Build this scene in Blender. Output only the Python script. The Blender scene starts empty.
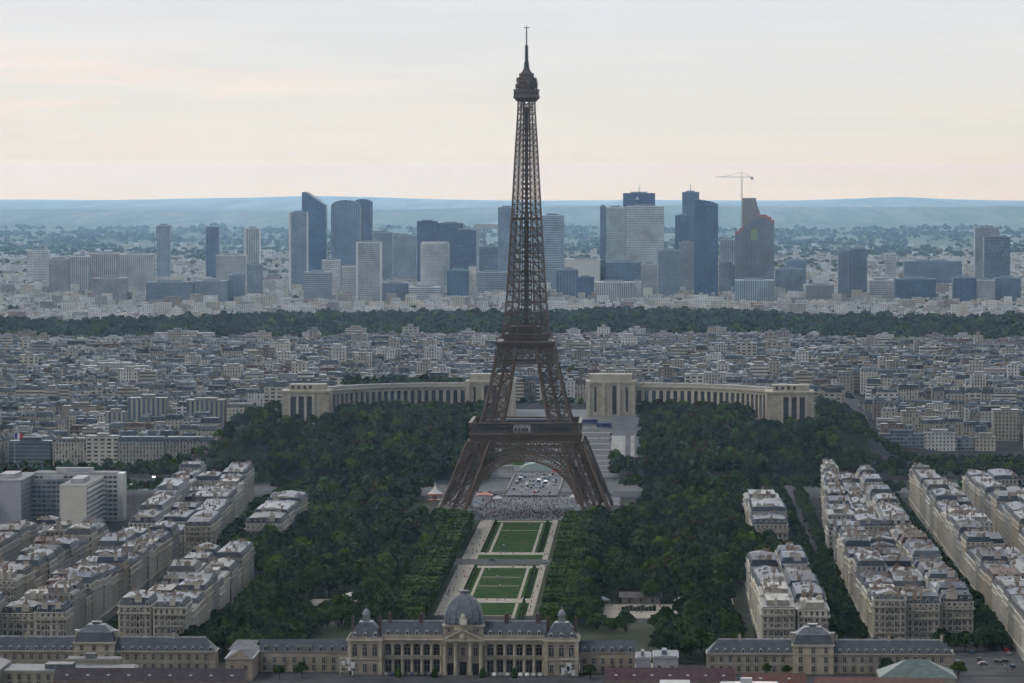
import bpy, math, random
import numpy as np
from mathutils import Vector, Matrix

random.seed(7)
rng = np.random.default_rng(7)
scn = bpy.context.scene
col = scn.collection

# ------------------------------------------------------------------ camera
FOC = 4089.0                                  # focal length in pixels of a 1024 px wide frame
CAM = (82.0, -2708.0, 222.0)                  # observation deck of the high tower the photo was taken from
cam_data = bpy.data.cameras.new("camera")
cam_data.sensor_width = 36.0
cam_data.lens = 36.0 * FOC / 1024.0
cam_data.clip_start = 5.0
cam_data.clip_end = 60000.0
cam = bpy.data.objects.new("camera", cam_data)
col.objects.link(cam)
cam.location = CAM
cam.rotation_euler = (math.pi / 2 - math.atan((341.5 - 180.0) / FOC), 0.0, math.atan(137.0 / FOC))
scn.camera = cam

# ------------------------------------------------------------------ sky, sun, exposure
SUN_EL, SUN_AZ = math.radians(50.0), math.radians(-115.0)   # azimuth clockwise from +Y; the sun stands left of the view
world = bpy.data.worlds.new("World")
scn.world = world
world.use_nodes = True
nt = world.node_tree
for n in list(nt.nodes):
    nt.nodes.remove(n)


def wn(kind, **kw):
    n = nt.nodes.new(kind)
    for k, v in kw.items():
        setattr(n, k, v)
    return n


def wmix(fac, a, b, blend="MIX"):
    m = nt.nodes.new("ShaderNodeMix")
    m.data_type = "RGBA"
    m.blend_type = blend
    for sock, val in ((m.inputs[0], fac), (m.inputs[6], a), (m.inputs[7], b)):
        if hasattr(val, "is_linked"):
            nt.links.new(val, sock)
        else:
            sock.default_value = val
    return m.outputs[2]


def wramp(src, stops, interp="EASE"):
    r = nt.nodes.new("ShaderNodeValToRGB")
    r.color_ramp.interpolation = interp
    e = r.color_ramp.elements
    while len(e) > len(stops):
        e.remove(e[-1])
    while len(e) < len(stops):
        e.new(0.5)
    for k, (p, c) in enumerate(stops):
        e[k].position = p
        e[k].color = c if len(c) == 4 else (*c, 1)
    nt.links.new(src, r.inputs[0])
    return r.outputs[0]


GLOW = 110.0  # radiance of the added sky patch that brightens the haze
w_out = wn("ShaderNodeOutputWorld")
w_bg = wn("ShaderNodeBackground")
w_bg.inputs["Strength"].default_value = 0.1
sky = wn("ShaderNodeTexSky", sky_type="NISHITA", sun_disc=False, sun_elevation=SUN_EL, sun_rotation=SUN_AZ,
         altitude=200.0, air_density=1.0, dust_density=3.0, ozone_density=1.0)
tc = wn("ShaderNodeTexCoord")
sep = wn("ShaderNodeSeparateXYZ")
nt.links.new(tc.outputs["Generated"], sep.inputs[0])
# elevation gradient of the cloud deck (radiance in sky units): warm near the horizon, cool above
mp = wn("ShaderNodeMapRange")
mp.inputs["From Min"].default_value = -0.01
mp.inputs["From Max"].default_value = 0.05
nt.links.new(sep.outputs["Z"], mp.inputs["Value"])
deck = wramp(mp.outputs[0], [(0.1096, (9.6, 5.0, 0.3)), (0.1422, (9.24, 4.77, 0.3)), (0.1748, (8.99, 4.62, 0.3)), (0.1993, (9.06, 4.36, 0.3)), (0.2156, (8.99, 4.3, 0.3)), (0.2319, (9.23, 4.73, 0.3)), (0.2441, (9.18, 5.18, 0.63)), (0.2563, (9.14, 5.83, 2.01)), (0.2726, (9.12, 6.44, 3.25)), (0.293, (9.2, 6.93, 4.25)), (0.3216, (9.12, 7.25, 4.96)), (0.3542, (9.03, 7.6, 5.73)), (0.3949, (9.14, 7.88, 6.22)), (0.452, (9.1, 8.0, 6.6)), (0.5335, (9.04, 8.27, 7.23)), (0.615, (8.88, 8.34, 7.65)), (0.7169, (8.89, 8.47, 7.95)), (0.8392, (8.45, 8.35, 8.29))], "LINEAR")
# the rest of the dome: a bright patch added ahead, above the frame, to light the haze, thicker and darker cloud behind and overhead
mp2 = wn("ShaderNodeMapRange")
mp2.inputs["From Min"].default_value = 0.04
mp2.inputs["From Max"].default_value = 0.8
nt.links.new(sep.outputs["Z"], mp2.inputs["Value"])
back = wramp(mp2.outputs[0], [(0.0, (4.6, 4.75, 4.9)), (0.3, (3.5, 3.75, 4.1)), (1.0, (3.3, 3.7, 4.2))])
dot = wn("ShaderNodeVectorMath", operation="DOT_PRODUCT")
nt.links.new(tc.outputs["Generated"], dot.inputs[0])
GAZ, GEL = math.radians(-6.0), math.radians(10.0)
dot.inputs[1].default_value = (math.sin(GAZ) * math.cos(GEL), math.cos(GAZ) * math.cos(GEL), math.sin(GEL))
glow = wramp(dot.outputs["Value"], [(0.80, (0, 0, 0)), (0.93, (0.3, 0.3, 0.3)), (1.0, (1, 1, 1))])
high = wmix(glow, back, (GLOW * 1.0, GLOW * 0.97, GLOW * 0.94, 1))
mp3 = wn("ShaderNodeMapRange")
mp3.inputs["From Min"].default_value = 0.05
mp3.inputs["From Max"].default_value = 0.10
nt.links.new(sep.outputs["Z"], mp3.inputs["Value"])
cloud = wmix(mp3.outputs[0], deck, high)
# long flat streaks
mapn = wn("ShaderNodeMapping")
mapn.inputs["Scale"].default_value = (7.0, 7.0, 90.0)
nt.links.new(tc.outputs["Generated"], mapn.inputs[0])
n1 = wn("ShaderNodeTexNoise")
n1.inputs["Scale"].default_value = 1.6
n1.inputs["Detail"].default_value = 6.0
n1.inputs["Roughness"].default_value = 0.55
nt.links.new(mapn.outputs[0], n1.inputs["Vector"])
streak = wramp(n1.outputs["Fac"], [(0.38, (0, 0, 0)), (0.62, (1, 1, 1))])
# warm pink break in the clouds left of the view (towards the hidden sun)
mpx = wn("ShaderNodeMapRange")
mpx.inputs["From Min"].default_value = -0.02
mpx.inputs["From Max"].default_value = -0.17
nt.links.new(sep.outputs["X"], mpx.inputs["Value"])
mpz = wramp(sep.outputs["Z"], [(0.0, (0.15, 0.15, 0.15)), (0.012, (0.5, 0.5, 0.5)), (0.026, (1, 1, 1)), (0.034, (0.25, 0.25, 0.25)), (0.06, (0, 0, 0))])
pm = wn("ShaderNodeMath", operation="MULTIPLY")
nt.links.new(mpx.outputs[0], pm.inputs[0])
nt.links.new(mpz, pm.inputs[1])
pm2 = wn("ShaderNodeMath", operation="MULTIPLY")
nt.links.new(pm.outputs[0], pm2.inputs[0])
nt.links.new(streak, pm2.inputs[1])
cloud = wmix(pm2.outputs[0], cloud, (1.22, 1.03, 0.95, 1), "MULTIPLY")
mapd = wn("ShaderNodeMapping")
mapd.inputs["Scale"].default_value = (11.0, 11.0, 130.0)
mapd.inputs["Location"].default_value = (3.1, 1.7, 0.4)
nt.links.new(tc.outputs["Generated"], mapd.inputs[0])
n2 = wn("ShaderNodeTexNoise")
n2.inputs["Scale"].default_value = 1.3
n2.inputs["Detail"].default_value = 7.0
nt.links.new(mapd.outputs[0], n2.inputs["Vector"])
dk = wramp(n2.outputs["Fac"], [(0.36, (0, 0, 0)), (0.72, (0.4, 0.4, 0.4))])
cloud = wmix(dk, cloud, (0.86, 0.885, 0.91, 1), "MULTIPLY")
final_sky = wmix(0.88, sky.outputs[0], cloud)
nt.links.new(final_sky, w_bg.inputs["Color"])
nt.links.new(w_bg.outputs[0], w_out.inputs["Surface"])

sun_data = bpy.data.lights.new("sun", "SUN")
sun_data.energy = 1.25
sun_data.angle = math.radians(12.0)
sun_data.color = (1.0, 0.93, 0.84)
sun = bpy.data.objects.new("sun", sun_data)
col.objects.link(sun)
sdir = Vector((math.sin(SUN_AZ) * math.cos(SUN_EL), math.cos(SUN_AZ) * math.cos(SUN_EL), math.sin(SUN_EL)))
sun.rotation_euler = (-sdir).to_track_quat("-Z", "Y").to_euler()

vs = scn.view_settings
vs.view_transform = "Standard"
vs.look = "None"
vs.exposure = 0.0
vs.gamma = 1.0
vs.use_curve_mapping = False
scn.cycles.use_denoising = True
scn.cycles.max_bounces = 4
scn.cycles.diffuse_bounces = 2
scn.cycles.glossy_bounces = 2
scn.cycles.transmission_bounces = 2
scn.cycles.volume_bounces = 0
scn.cycles.filter_width = 1.5


# ------------------------------------------------------------------ geometry helpers
def tag(o, label=None, cat=None, group=None, kind=None):
    if label: o["label"] = label
    if cat: o["category"] = cat
    if group: o["group"] = group
    if kind: o["kind"] = kind
    return o


def thing(name, label, cat, loc=(0, 0, 0), group=None):
    o = bpy.data.objects.new(name, None)
    o.empty_display_size = 1.0
    col.objects.link(o)
    o.location = loc
    return tag(o, label, cat, group)


def link(name, me, parent=None, loc=(0, 0, 0), rz=0.0, sc=None):
    o = bpy.data.objects.new(name, me)
    col.objects.link(o)
    if parent is not None:
        o.parent = parent
    o.location = loc
    if rz: o.rotation_euler = (0, 0, rz)
    if sc is not None: o.scale = sc if hasattr(sc, "__len__") else (sc, sc, sc)
    return o


def copy_tree(o, loc=None, parent=None):
    c = o.copy()
    col.objects.link(c)
    if parent is not None: c.parent = parent
    if loc is not None: c.location = loc
    for ch in o.children:
        copy_tree(ch, None, c)
    return c


class MB:
    """Collects faces (with metre UVs, a colour and a material slot each) and links them as one mesh."""

    def __init__(s):
        s.V, s.F, s.U, s.C, s.M = [], [], [], [], []

    def face(s, pts, c=(1, 1, 1), m=0, uv=None):
        b = len(s.V)
        s.V.extend(pts)
        s.F.append(tuple(range(b, b + len(pts))))
        s.U.extend(uv if uv is not None else [(p[0], p[1]) for p in pts])
        s.C.append(c)
        s.M.append(m)

    def wallq(s, a, b, z0, z1, c, m=0, u0=0.0, v0=None):
        """vertical quad over the ground segment a-b (outside to the right of a->b)"""
        L = math.hypot(b[0] - a[0], b[1] - a[1])
        v0 = 0.0 if v0 is None else v0
        s.face([(a[0], a[1], z0), (b[0], b[1], z0), (b[0], b[1], z1), (a[0], a[1], z1)], c, m,
               [(u0, v0), (u0 + L, v0), (u0 + L, v0 + z1 - z0), (u0, v0 + z1 - z0)])

    def box(s, x0, x1, y0, y1, z0, z1, c=(1, 1, 1), m=0, top=None, mt=None, bottom=False):
        s.wallq((x0, y0), (x1, y0), z0, z1, c, m)
        s.wallq((x1, y0), (x1, y1), z0, z1, c, m)
        s.wallq((x1, y1), (x0, y1), z0, z1, c, m)
        s.wallq((x0, y1), (x0, y0), z0, z1, c, m)
        s.face([(x0, y0, z1), (x1, y0, z1), (x1, y1, z1), (x0, y1, z1)], top or c, m if mt is None else mt)
        if bottom:
            s.face([(x0, y1, z0), (x1, y1, z0), (x1, y0, z0), (x0, y0, z0)], c, m)

    def frustum(s, x0, x1, y0, y1, z0, z1, ix, iy, c, m=0, ctop=None, mt=None):
        a = [(x0, y0, z0), (x1, y0, z0), (x1, y1, z0), (x0, y1, z0)]
        b = [(x0 + ix, y0 + iy, z1), (x1 - ix, y0 + iy, z1), (x1 - ix, y1 - iy, z1), (x0 + ix, y1 - iy, z1)]
        for i in range(4):
            j = (i + 1) % 4
            L = math.dist(a[i], a[j])
            s.face([a[i], a[j], b[j], b[i]], c, m, [(0, 0), (L, 0), (L, z1 - z0), (0, z1 - z0)])
        s.face(b, ctop or c, m if mt is None else mt)

    def gable(s, x0, x1, y0, y1, z0, z1, c, cw, m=0, mw=0, along="x", hip=0.0):
        if along == "x":
            ym = (y0 + y1) / 2
            r0, r1 = (x0 + hip, ym, z1), (x1 - hip, ym, z1)
            s.face([(x0, y0, z0), (x1, y0, z0), r1, r0], c, m, [(x0, 0), (x1, 0), (r1[0], 6), (r0[0], 6)])
            s.face([(x1, y1, z0), (x0, y1, z0), r0, r1], c, m)
            k = m if hip else mw
            q = c if hip else cw
            s.face([(x0, y1, z0), (x0, y0, z0), r0], q, k, [(0, 0), (y1 - y0, 0), ((y1 - y0) / 2, 0)])
            s.face([(x1, y0, z0), (x1, y1, z0), r1], q, k, [(0, 0), (y1 - y0, 0), ((y1 - y0) / 2, 0)])
        else:
            xm = (x0 + x1) / 2
            r0, r1 = (xm, y0 + hip, z1), (xm, y1 - hip, z1)
            s.face([(x1, y0, z0), (x1, y1, z0), r1, r0], c, m)
            s.face([(x0, y1, z0), (x0, y0, z0), r0, r1], c, m)
            k = m if hip else mw
            q = c if hip else cw
            s.face([(x0, y0, z0), (x1, y0, z0), r0], q, k, [(0, 0), (x1 - x0, 0), ((x1 - x0) / 2, 0)])
            s.face([(x1, y1, z0), (x0, y1, z0), r1], q, k, [(0, 0), (x1 - x0, 0), ((x1 - x0) / 2, 0)])

    def prism(s, poly, z0, z1, c, m=0, ctop=None, mt=None):
        """vertical prism over a counter-clockwise polygon"""
        u = 0.0
        n = len(poly)
        for i in range(n):
            a, b = poly[i], poly[(i + 1) % n]
            s.wallq(a, b, z0, z1, c, m, u)
            u += math.dist(a, b)
        s.face([(p[0], p[1], z1) for p in poly], ctop or c, m if mt is None else mt)

    def beam(s, a, b, t, c=(1, 1, 1), m=0, t2=None):
        a, b = Vector(a), Vector(b)
        d = b - a
        if d.length < 1e-6: return
        d.normalize()
        r = Vector((0, 0, 1)) if abs(d.z) < 0.9 else Vector((0, 1, 0))
        u = d.cross(r).normalized() * (t / 2)
        w = d.cross(u).normalized() * ((t2 or t) / 2)
        A = [a + u + w, a - u + w, a - u - w, a + u - w]
        B = [p + (b - a) for p in A]
        for i in range(4):
            j = (i + 1) % 4
            s.face([tuple(A[j]), tuple(A[i]), tuple(B[i]), tuple(B[j])], c, m)
        s.face([tuple(p) for p in A], c, m)
        s.face([tuple(p) for p in reversed(B)], c, m)

    def lathe(s, prof, n=12, cx=0.0, cy=0.0, c=(1, 1, 1), m=0, power=2.0, sx=1.0, sy=1.0, rot=0.0):
        """profile [(r, z)...] revolved; power > 2 squares the plan"""
        def ring(r, z):
            out = []
            for k in range(n):
                t = 2 * math.pi * (k + 0.5) / n + rot
                ct, st = math.cos(t), math.sin(t)
                f = (abs(ct) ** power + abs(st) ** power) ** (-1.0 / power)
                out.append((cx + r * f * ct * sx, cy + r * f * st * sy, z))
            return out
        rings = [ring(r, z) for r, z in prof]
        for A, B in zip(rings, rings[1:]):
            for k in range(n):
                j = (k + 1) % n
                s.face([A[k], A[j], B[j], B[k]], c, m)
        s.face(rings[-1], c, m)

    def tube(s, pts, radii, n=6, c=(1, 1, 1), m=0):
        pts = [Vector(p) for p in pts]
        rings = []
        for i, p in enumerate(pts):
            d = (pts[min(i + 1, len(pts) - 1)] - pts[max(i - 1, 0)]).normalized()
            r = Vector((1, 0, 0)) if abs(d.x) < 0.9 else Vector((0, 1, 0))
            u = d.cross(r).normalized()
            w = d.cross(u).normalized()
            rings.append([tuple(p + (u * math.cos(6.2832 * k / n) + w * math.sin(6.2832 * k / n)) * radii[i]) for k in range(n)])
        for A, B in zip(rings, rings[1:]):
            for k in range(n):
                j = (k + 1) % n
                s.face([A[j], A[k], B[k], B[j]], c, m)
        s.face(rings[-1][::-1], c, m)
        s.face(rings[0], c, m)

    def mesh(s, name, mats):
        me = bpy.data.meshes.new(name)
        me.from_pydata(s.V, [], s.F)
        for x in (mats if isinstance(mats, (list, tuple)) else [mats]):
            me.materials.append(x)
        if any(s.M):
            me.polygons.foreach_set("material_index", s.M)
        uv = me.uv_layers.new(name="UVMap")
        uv.data.foreach_set("uv", np.array(s.U, dtype=np.float32).ravel())
        a = me.attributes.new("tint", "FLOAT_COLOR", "FACE")
        cc = np.ones((len(s.C), 4), dtype=np.float32)
        cc[:, :3] = np.array(s.C, dtype=np.float32).reshape(-1, 3)
        a.data.foreach_set("color", cc.ravel())
        me.update()
        return me

    def build(s, name, mats, parent=None, loc=(0, 0, 0), **k):
        return link(name, s.mesh(name, mats), parent, loc, **k)


def np_mesh(name, V, Q, C, mat):
    """quads from numpy arrays: V (n,3), Q (m,4), C (m,3)"""
    me = bpy.data.meshes.new(name)
    me.vertices.add(len(V))
    me.vertices.foreach_set("co", V.astype(np.float32).ravel())
    me.loops.add(len(Q) * 4)
    me.loops.foreach_set("vertex_index", Q.astype(np.int32).ravel())
    me.polygons.add(len(Q))
    me.polygons.foreach_set("loop_start", np.arange(0, len(Q) * 4, 4, dtype=np.int32))
    me.update(calc_edges=True)
    a = me.attributes.new("tint", "FLOAT_COLOR", "FACE")
    cc = np.ones((len(Q), 4), dtype=np.float32)
    cc[:, :3] = C
    a.data.foreach_set("color", cc.ravel())
    me.materials.append(mat)
    me.validate()
    return me


def smooth(a, b, t):
    t = min(1.0, max(0.0, (t - a) / (b - a)))
    return t * t * (3 - 2 * t)


def ground(x, y):
    """height of the land at (x, y)"""
    e = smooth(70, 110, abs(x - 8))
    c = (smooth(330, 530, y) * (1 - e) + smooth(300, 425, y) * e) * 34
    s_ = smooth(500, 1000, y) * 30
    k = smooth(215, 300, abs(x))
    z = c * (1 - k) + s_ * k
    z -= smooth(1300, 2700, y) * 24
    z -= smooth(2700, 4600, y) * 14
    z -= smooth(8500, 14000, y) * 45
    z += (1 - smooth(-880, -700, y)) * 3
    return z


# ------------------------------------------------------------------ materials
MAT = {}


class NT:
    def __init__(s, name, rough=0.8, spec=0.3):
        s.m = bpy.data.materials.new(name)
        s.m.use_nodes = True
        s.t = s.m.node_tree
        s.b = s.t.nodes["Principled BSDF"]
        s.b.inputs["Roughness"].default_value = rough
        s.b.inputs["Specular IOR Level"].default_value = spec
        MAT[name] = s.m

    def n(s, kind, **kw):
        x = s.t.nodes.new(kind)
        for k, v in kw.items():
            setattr(x, k, v)
        return x

    def put(s, sock, val):
        if hasattr(val, "is_linked"):
            s.t.links.new(val, sock)
        else:
            sock.default_value = val

    def math(s, op, a, b=0.0, c=0.0):
        x = s.n("ShaderNodeMath", operation=op)
        s.put(x.inputs[0], a)
        s.put(x.inputs[1], b)
        s.put(x.inputs[2], c)
        return x.outputs[0]

    def mix(s, f, a, b, blend="MIX"):
        x = s.n("ShaderNodeMix", data_type="RGBA", blend_type=blend)
        s.put(x.inputs[0], f)
        s.put(x.inputs[6], a if hasattr(a, "is_linked") or len(a) == 4 else (*a, 1))
        s.put(x.inputs[7], b if hasattr(b, "is_linked") or len(b) == 4 else (*b, 1))
        return x.outputs[2]

    def noise(s, scale, detail=4.0, vec=None, rough=0.6):
        x = s.n("ShaderNodeTexNoise")
        x.inputs["Scale"].default_value = scale
        x.inputs["Detail"].default_value = detail
        x.inputs["Roughness"].default_value = rough
        if vec is None:
            g = s.n("ShaderNodeNewGeometry")
            vec = g.outputs["Position"]
        s.t.links.new(vec, x.inputs["Vector"])
        return x.outputs["Fac"]

    def ramp(s, src, stops):
        r = s.n("ShaderNodeValToRGB")
        e = r.color_ramp.elements
        while len(e) < len(stops): e.new(0.5)
        for k, (p, c) in enumerate(stops):
            e[k].position = p
            e[k].color = (*c, 1) if len(c) == 3 else c
        s.t.links.new(src, r.inputs[0])
        return r.outputs[0]

    def attr(s, name="tint"):
        a = s.n("ShaderNodeAttribute")
        a.attribute_name = name
        return a.outputs["Color"]

    def color(s, c):
        s.put(s.b.inputs["Base Color"], c)
        return s.m


def plain(name, c, rough=0.8, var=0.25, scale=0.5, spec=0.3):
    """tint attribute x colour x weathering noise"""
    k = NT(name, rough, spec)
    f = k.noise(scale, 5)
    v = k.ramp(f, [(0.3, (1 - var,) * 3), (0.7, (1 + var,) * 3)])
    a = k.mix(1.0, (*c, 1), k.attr(), "MULTIPLY")
    return k.color(k.mix(1.0, a, v, "MULTIPLY"))


def facade(name, pu, pv, wu, wv, glass=(0.03, 0.035, 0.045), voff=0.2, band=0.0, rough=0.75, grough=0.3, ground_v=0.0, lit=0.22, litc=(0.30, 0.29, 0.27), dscale=0.09, tone_amp=0.24):
    """walls with a window grid in metre UVs: pitch pu x pv, opening fractions wu x wv; band = dark floor joints"""
    k = NT(name, rough)
    uv = k.n("ShaderNodeUVMap")
    sp = k.n("ShaderNodeSeparateXYZ")
    k.t.links.new(uv.outputs[0], sp.inputs[0])
    U = k.math("DIVIDE", sp.outputs[0], pu)
    V = k.math("DIVIDE", k.math("SUBTRACT", sp.outputs[1], ground_v), pv)
    fu, fv = k.math("FRACT", U), k.math("FRACT", V)
    du = k.math("ABSOLUTE", k.math("SUBTRACT", fu, 0.5))
    dv = k.math("ABSOLUTE", k.math("SUBTRACT", fv, 0.5 + voff * 0.2))
    mu = k.math("LESS_THAN", du, wu / 2)
    mv = k.math("LESS_THAN", dv, wv / 2)
    win = k.math("MULTIPLY", mu, mv)
    cell = k.n("ShaderNodeCombineXYZ")
    k.t.links.new(k.math("FLOOR", U), cell.inputs[0])
    k.t.links.new(k.math("FLOOR", V), cell.inputs[1])
    oi = k.n("ShaderNodeObjectInfo")
    k.t.links.new(oi.outputs["Random"], cell.inputs[2])
    wnz = k.n("ShaderNodeTexWhiteNoise", noise_dimensions="3D")
    k.t.links.new(cell.outputs[0], wnz.inputs["Vector"])
    g1 = k.mix(k.math("GREATER_THAN", wnz.outputs["Value"], 1.0 - lit), (*glass, 1), (*litc, 1))
    g1 = k.mix(k.math("MULTIPLY", wnz.outputs["Value"], 0.5), g1, (glass[0] * 2.2, glass[1] * 2.2, glass[2] * 2.2, 1))
    dirt_reflect = k.ramp(k.noise(dscale, 6), [(0.3, (1 - tone_amp, 1 - tone_amp * 1.02, 1 - tone_amp * 1.08)), (0.7, (1 + tone_amp * 0.55,) * 3)])  # wall dirt; on office towers also reflection variation painted into the colour
    wall = k.mix(1.0, k.attr(), dirt_reflect, "MULTIPLY")
    if band:
        lo = k.math("LESS_THAN", fv, band)
        wall = k.mix(lo, wall, k.mix(1.0, wall, (0.5, 0.5, 0.52, 1), "MULTIPLY"))
    g1 = k.mix(1.0, g1, dirt_reflect, "MULTIPLY")
    out = k.mix(win, wall, g1)
    k.put(k.b.inputs["Roughness"], k.math("SUBTRACT", rough, k.math("MULTIPLY", win, rough - grough)))
    return k.color(out)
# ------------------------------------------------------------------ materials used by the place
facade("apartment_facade", 2.6, 3.1, 0.42, 0.62, band=0.1)
facade("town_facade", 3.0, 3.0, 0.45, 0.5, band=0.08)
facade("slab_facade", 3.2, 3.0, 0.8, 0.5, glass=(0.05, 0.06, 0.07))
facade("town_balconies", 200.0, 3.0, 1.2, 0.42, lit=0.0, glass=(0.06, 0.06, 0.065))
facade("town_shuttered", 2.4, 2.9, 0.5, 0.62, lit=0.4, litc=(0.42, 0.41, 0.39), band=0.12)
facade("town_bays", 5.2, 3.1, 0.62, 0.5, lit=0.2, band=0.06)
facade("tower_grid", 3.0, 3.6, 0.7, 0.6, glass=(0.10, 0.13, 0.17), lit=0.12, litc=(0.26, 0.28, 0.30), dscale=0.03, tone_amp=0.4)  # coarser, stronger noise paints varied glass reflections into the colour
facade("tower_glass", 6.0, 3.8, 0.85, 0.8, glass=(0.022, 0.045, 0.10), grough=0.2, lit=0.06, litc=(0.08, 0.11, 0.15), dscale=0.03, tone_amp=0.4)
facade("tower_fins", 4.0, 400.0, 0.45, 1.2, glass=(0.06, 0.085, 0.13), lit=0.0, dscale=0.03, tone_amp=0.4)
facade("tower_stripes", 400.0, 3.6, 1.2, 0.45, glass=(0.06, 0.08, 0.115), lit=0.0, dscale=0.03, tone_amp=0.4)
plain("stone", (0.95, 0.95, 0.95), 0.9, 0.22, 0.25, 0.05)
plain("paint", (1, 1, 1), 0.6, 0.08, 0.3)
plain("zinc", (0.56, 0.575, 0.60), 0.7, 0.3, 0.35, 0.12)
plain("slate", (1, 1, 1), 0.7, 0.3, 0.4, 0.12)
plain("glass", (0.03, 0.035, 0.045), 0.15, 0.3, 0.5, 0.5)
plain("iron", (0.108, 0.074, 0.054), 0.7, 0.2, 0.15, 0.1)
plain("dark_metal", (0.04, 0.04, 0.045), 0.5, 0.2, 0.3)
plain("car_paint", (1, 1, 1), 0.5, 0.05, 0.5, 0.15)
plain("bark", (0.06, 0.05, 0.04), 0.9, 0.3, 0.8)
plain("cloth", (1, 1, 1), 0.9, 0.1, 2.0)


def foliage(name, c1, c2, objrand=True):
    k = NT(name, 0.8, 0.06)
    a = k.attr()
    f = k.noise(0.045, 3)
    base = k.mix(k.ramp(f, [(0.35, (0, 0, 0)), (0.65, (1, 1, 1))]), (*c1, 1), (*c2, 1))
    if objrand:
        oi = k.n("ShaderNodeObjectInfo")
        v = k.ramp(oi.outputs["Random"], [(0.0, (0.5, 0.52, 0.5)), (0.5, (1.0, 1.0, 0.95)), (0.8, (1.3, 1.3, 0.9)), (1.0, (1.7, 1.4, 0.8))])
        base = k.mix(1.0, base, v, "MULTIPLY")
    return k.color(k.mix(1.0, base, a, "MULTIPLY"))


foliage("park_leaves", (0.013, 0.031, 0.010), (0.027, 0.052, 0.013))
foliage("clipped_leaves", (0.026, 0.056, 0.013), (0.038, 0.074, 0.017))
foliage("wood_leaves", (0.013, 0.031, 0.011), (0.026, 0.050, 0.014), False)

# ground sheets
k = NT("land", 1.0, 0.0)
geo = k.n("ShaderNodeNewGeometry")
sp = k.n("ShaderNodeSeparateXYZ")
k.t.links.new(geo.outputs["Position"], sp.inputs[0])
asphalt = k.ramp(k.noise(0.05, 6), [(0.3, (0.045, 0.046, 0.048)), (0.7, (0.085, 0.083, 0.08))])
mapv = k.n("ShaderNodeMapping")
mapv.inputs["Scale"].default_value = (1.0, 0.09, 1.0)
k.t.links.new(geo.outputs["Position"], mapv.inputs[0])
fields = k.ramp(k.noise(0.0032, 9, mapv.outputs[0], 0.7), [(0.36, (0.085, 0.11, 0.07)), (0.48, (0.12, 0.14, 0.095)), (0.6, (0.165, 0.175, 0.13)), (0.72, (0.115, 0.135, 0.09))])
vor = k.n("ShaderNodeTexVoronoi")
vor.inputs["Scale"].default_value = 0.02
k.t.links.new(mapv.outputs[0], vor.inputs["Vector"])
town = k.math("MULTIPLY", k.math("LESS_THAN", vor.outputs["Distance"], 0.42), k.math("GREATER_THAN", k.noise(0.0018, 6, mapv.outputs[0]), 0.52))
fields = k.mix(k.math("MULTIPLY", town, 0.12), fields, (0.30, 0.28, 0.25, 1))
far = k.n("ShaderNodeMapRange")
far.inputs["From Min"].default_value = 2200
far.inputs["From Max"].default_value = 3600
k.t.links.new(sp.outputs[1], far.inputs["Value"])
k.color(k.mix(far.outputs[0], asphalt, fields))


def sheet_mat(name, c1, c2, scale=0.2, rough=0.95):
    k = NT(name, rough, 0.02)
    return k.color(k.ramp(k.noise(scale, 6), [(0.3, c1), (0.7, c2)]))


sheet_mat("park_soil", (0.018, 0.028, 0.012), (0.05, 0.055, 0.032), 0.03)
sheet_mat("gravel", (0.30, 0.27, 0.23), (0.40, 0.37, 0.32), 0.12)
sheet_mat("esplanade_paving", (0.12, 0.125, 0.14), (0.20, 0.205, 0.22), 0.06)
sheet_mat("asphalt", (0.06, 0.062, 0.067), (0.10, 0.10, 0.105), 0.1)
sheet_mat("river_water", (0.03, 0.04, 0.045), (0.045, 0.055, 0.06), 0.05, 0.7)
sheet_mat("road_paint", (0.6, 0.6, 0.58), (0.75, 0.75, 0.72), 0.5)
k = NT("lawn_grass", 1.0, 0.0)
wv = k.ramp(k.noise(0.09, 8), [(0.3, (0.026, 0.058, 0.018)), (0.55, (0.042, 0.082, 0.026)), (0.72, (0.10, 0.095, 0.05))])
k.color(wv)

# ------------------------------------------------------------------ the land: one sheet to the horizon, with the hills
ys = list(np.arange(-3000, 300, 150)) + list(np.arange(300, 1000, 25)) + list(np.arange(1000, 5000, 200)) + list(np.arange(5000, 46001, 500))
xs = sorted(set(list(np.arange(-9000, -600, 300)) + list(np.arange(-600, 601, 40)) + list(np.arange(900, 9001, 300))))


def hill(x, y):
    d = y + 2708
    u = 649 + FOC * (x - 82) / d                 # bearing of the point, used only as an angle along the ridge lines
    a = smooth(25000, 29000, d) * (1 - 0.6 * smooth(29000, 33000, d))
    r1 = 75 + 16 * math.sin(x / 1900 + 0.6) + 9 * math.sin(x / 630 + 2.0)
    b = smooth(34000, 41000, d) * (1 - 0.3 * smooth(42000, 47000, d))
    r2 = 34 + 66 * math.exp(-((u - 330) / 150) ** 2) + 26 * math.exp(-((u - 20) / 170) ** 2) + 62 * math.exp(-((u - 905) / 75) ** 2) + 7 * math.sin(x / 900) + 5 * math.sin(x / 310)
    return max(a * r1, b * r2, 0)


me = bpy.data.meshes.new("land")
V = [(x, y, ground(x, y) + hill(x, y) - 0.02) for y in ys for x in xs]
nx = len(xs)
Q = [(j * nx + i, j * nx + i + 1, (j + 1) * nx + i + 1, (j + 1) * nx + i) for j in range(len(ys) - 1) for i in range(nx - 1)]
me.from_pydata(V, [], Q)
me.materials.append(MAT["land"])
me.polygons.foreach_set("use_smooth", [True] * len(Q))
tag(link("ground", me), kind="structure")


def sheet(name, pts, z, mat):
    b = MB()
    b.face([(p[0], p[1], z) for p in pts])
    return tag(b.build(name, MAT[mat]), kind="structure")


def rect(name, x0, x1, y0, y1, z, mat):
    return sheet(name, [(x0, y0), (x1, y0), (x1, y1), (x0, y1)], z, mat)


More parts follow.
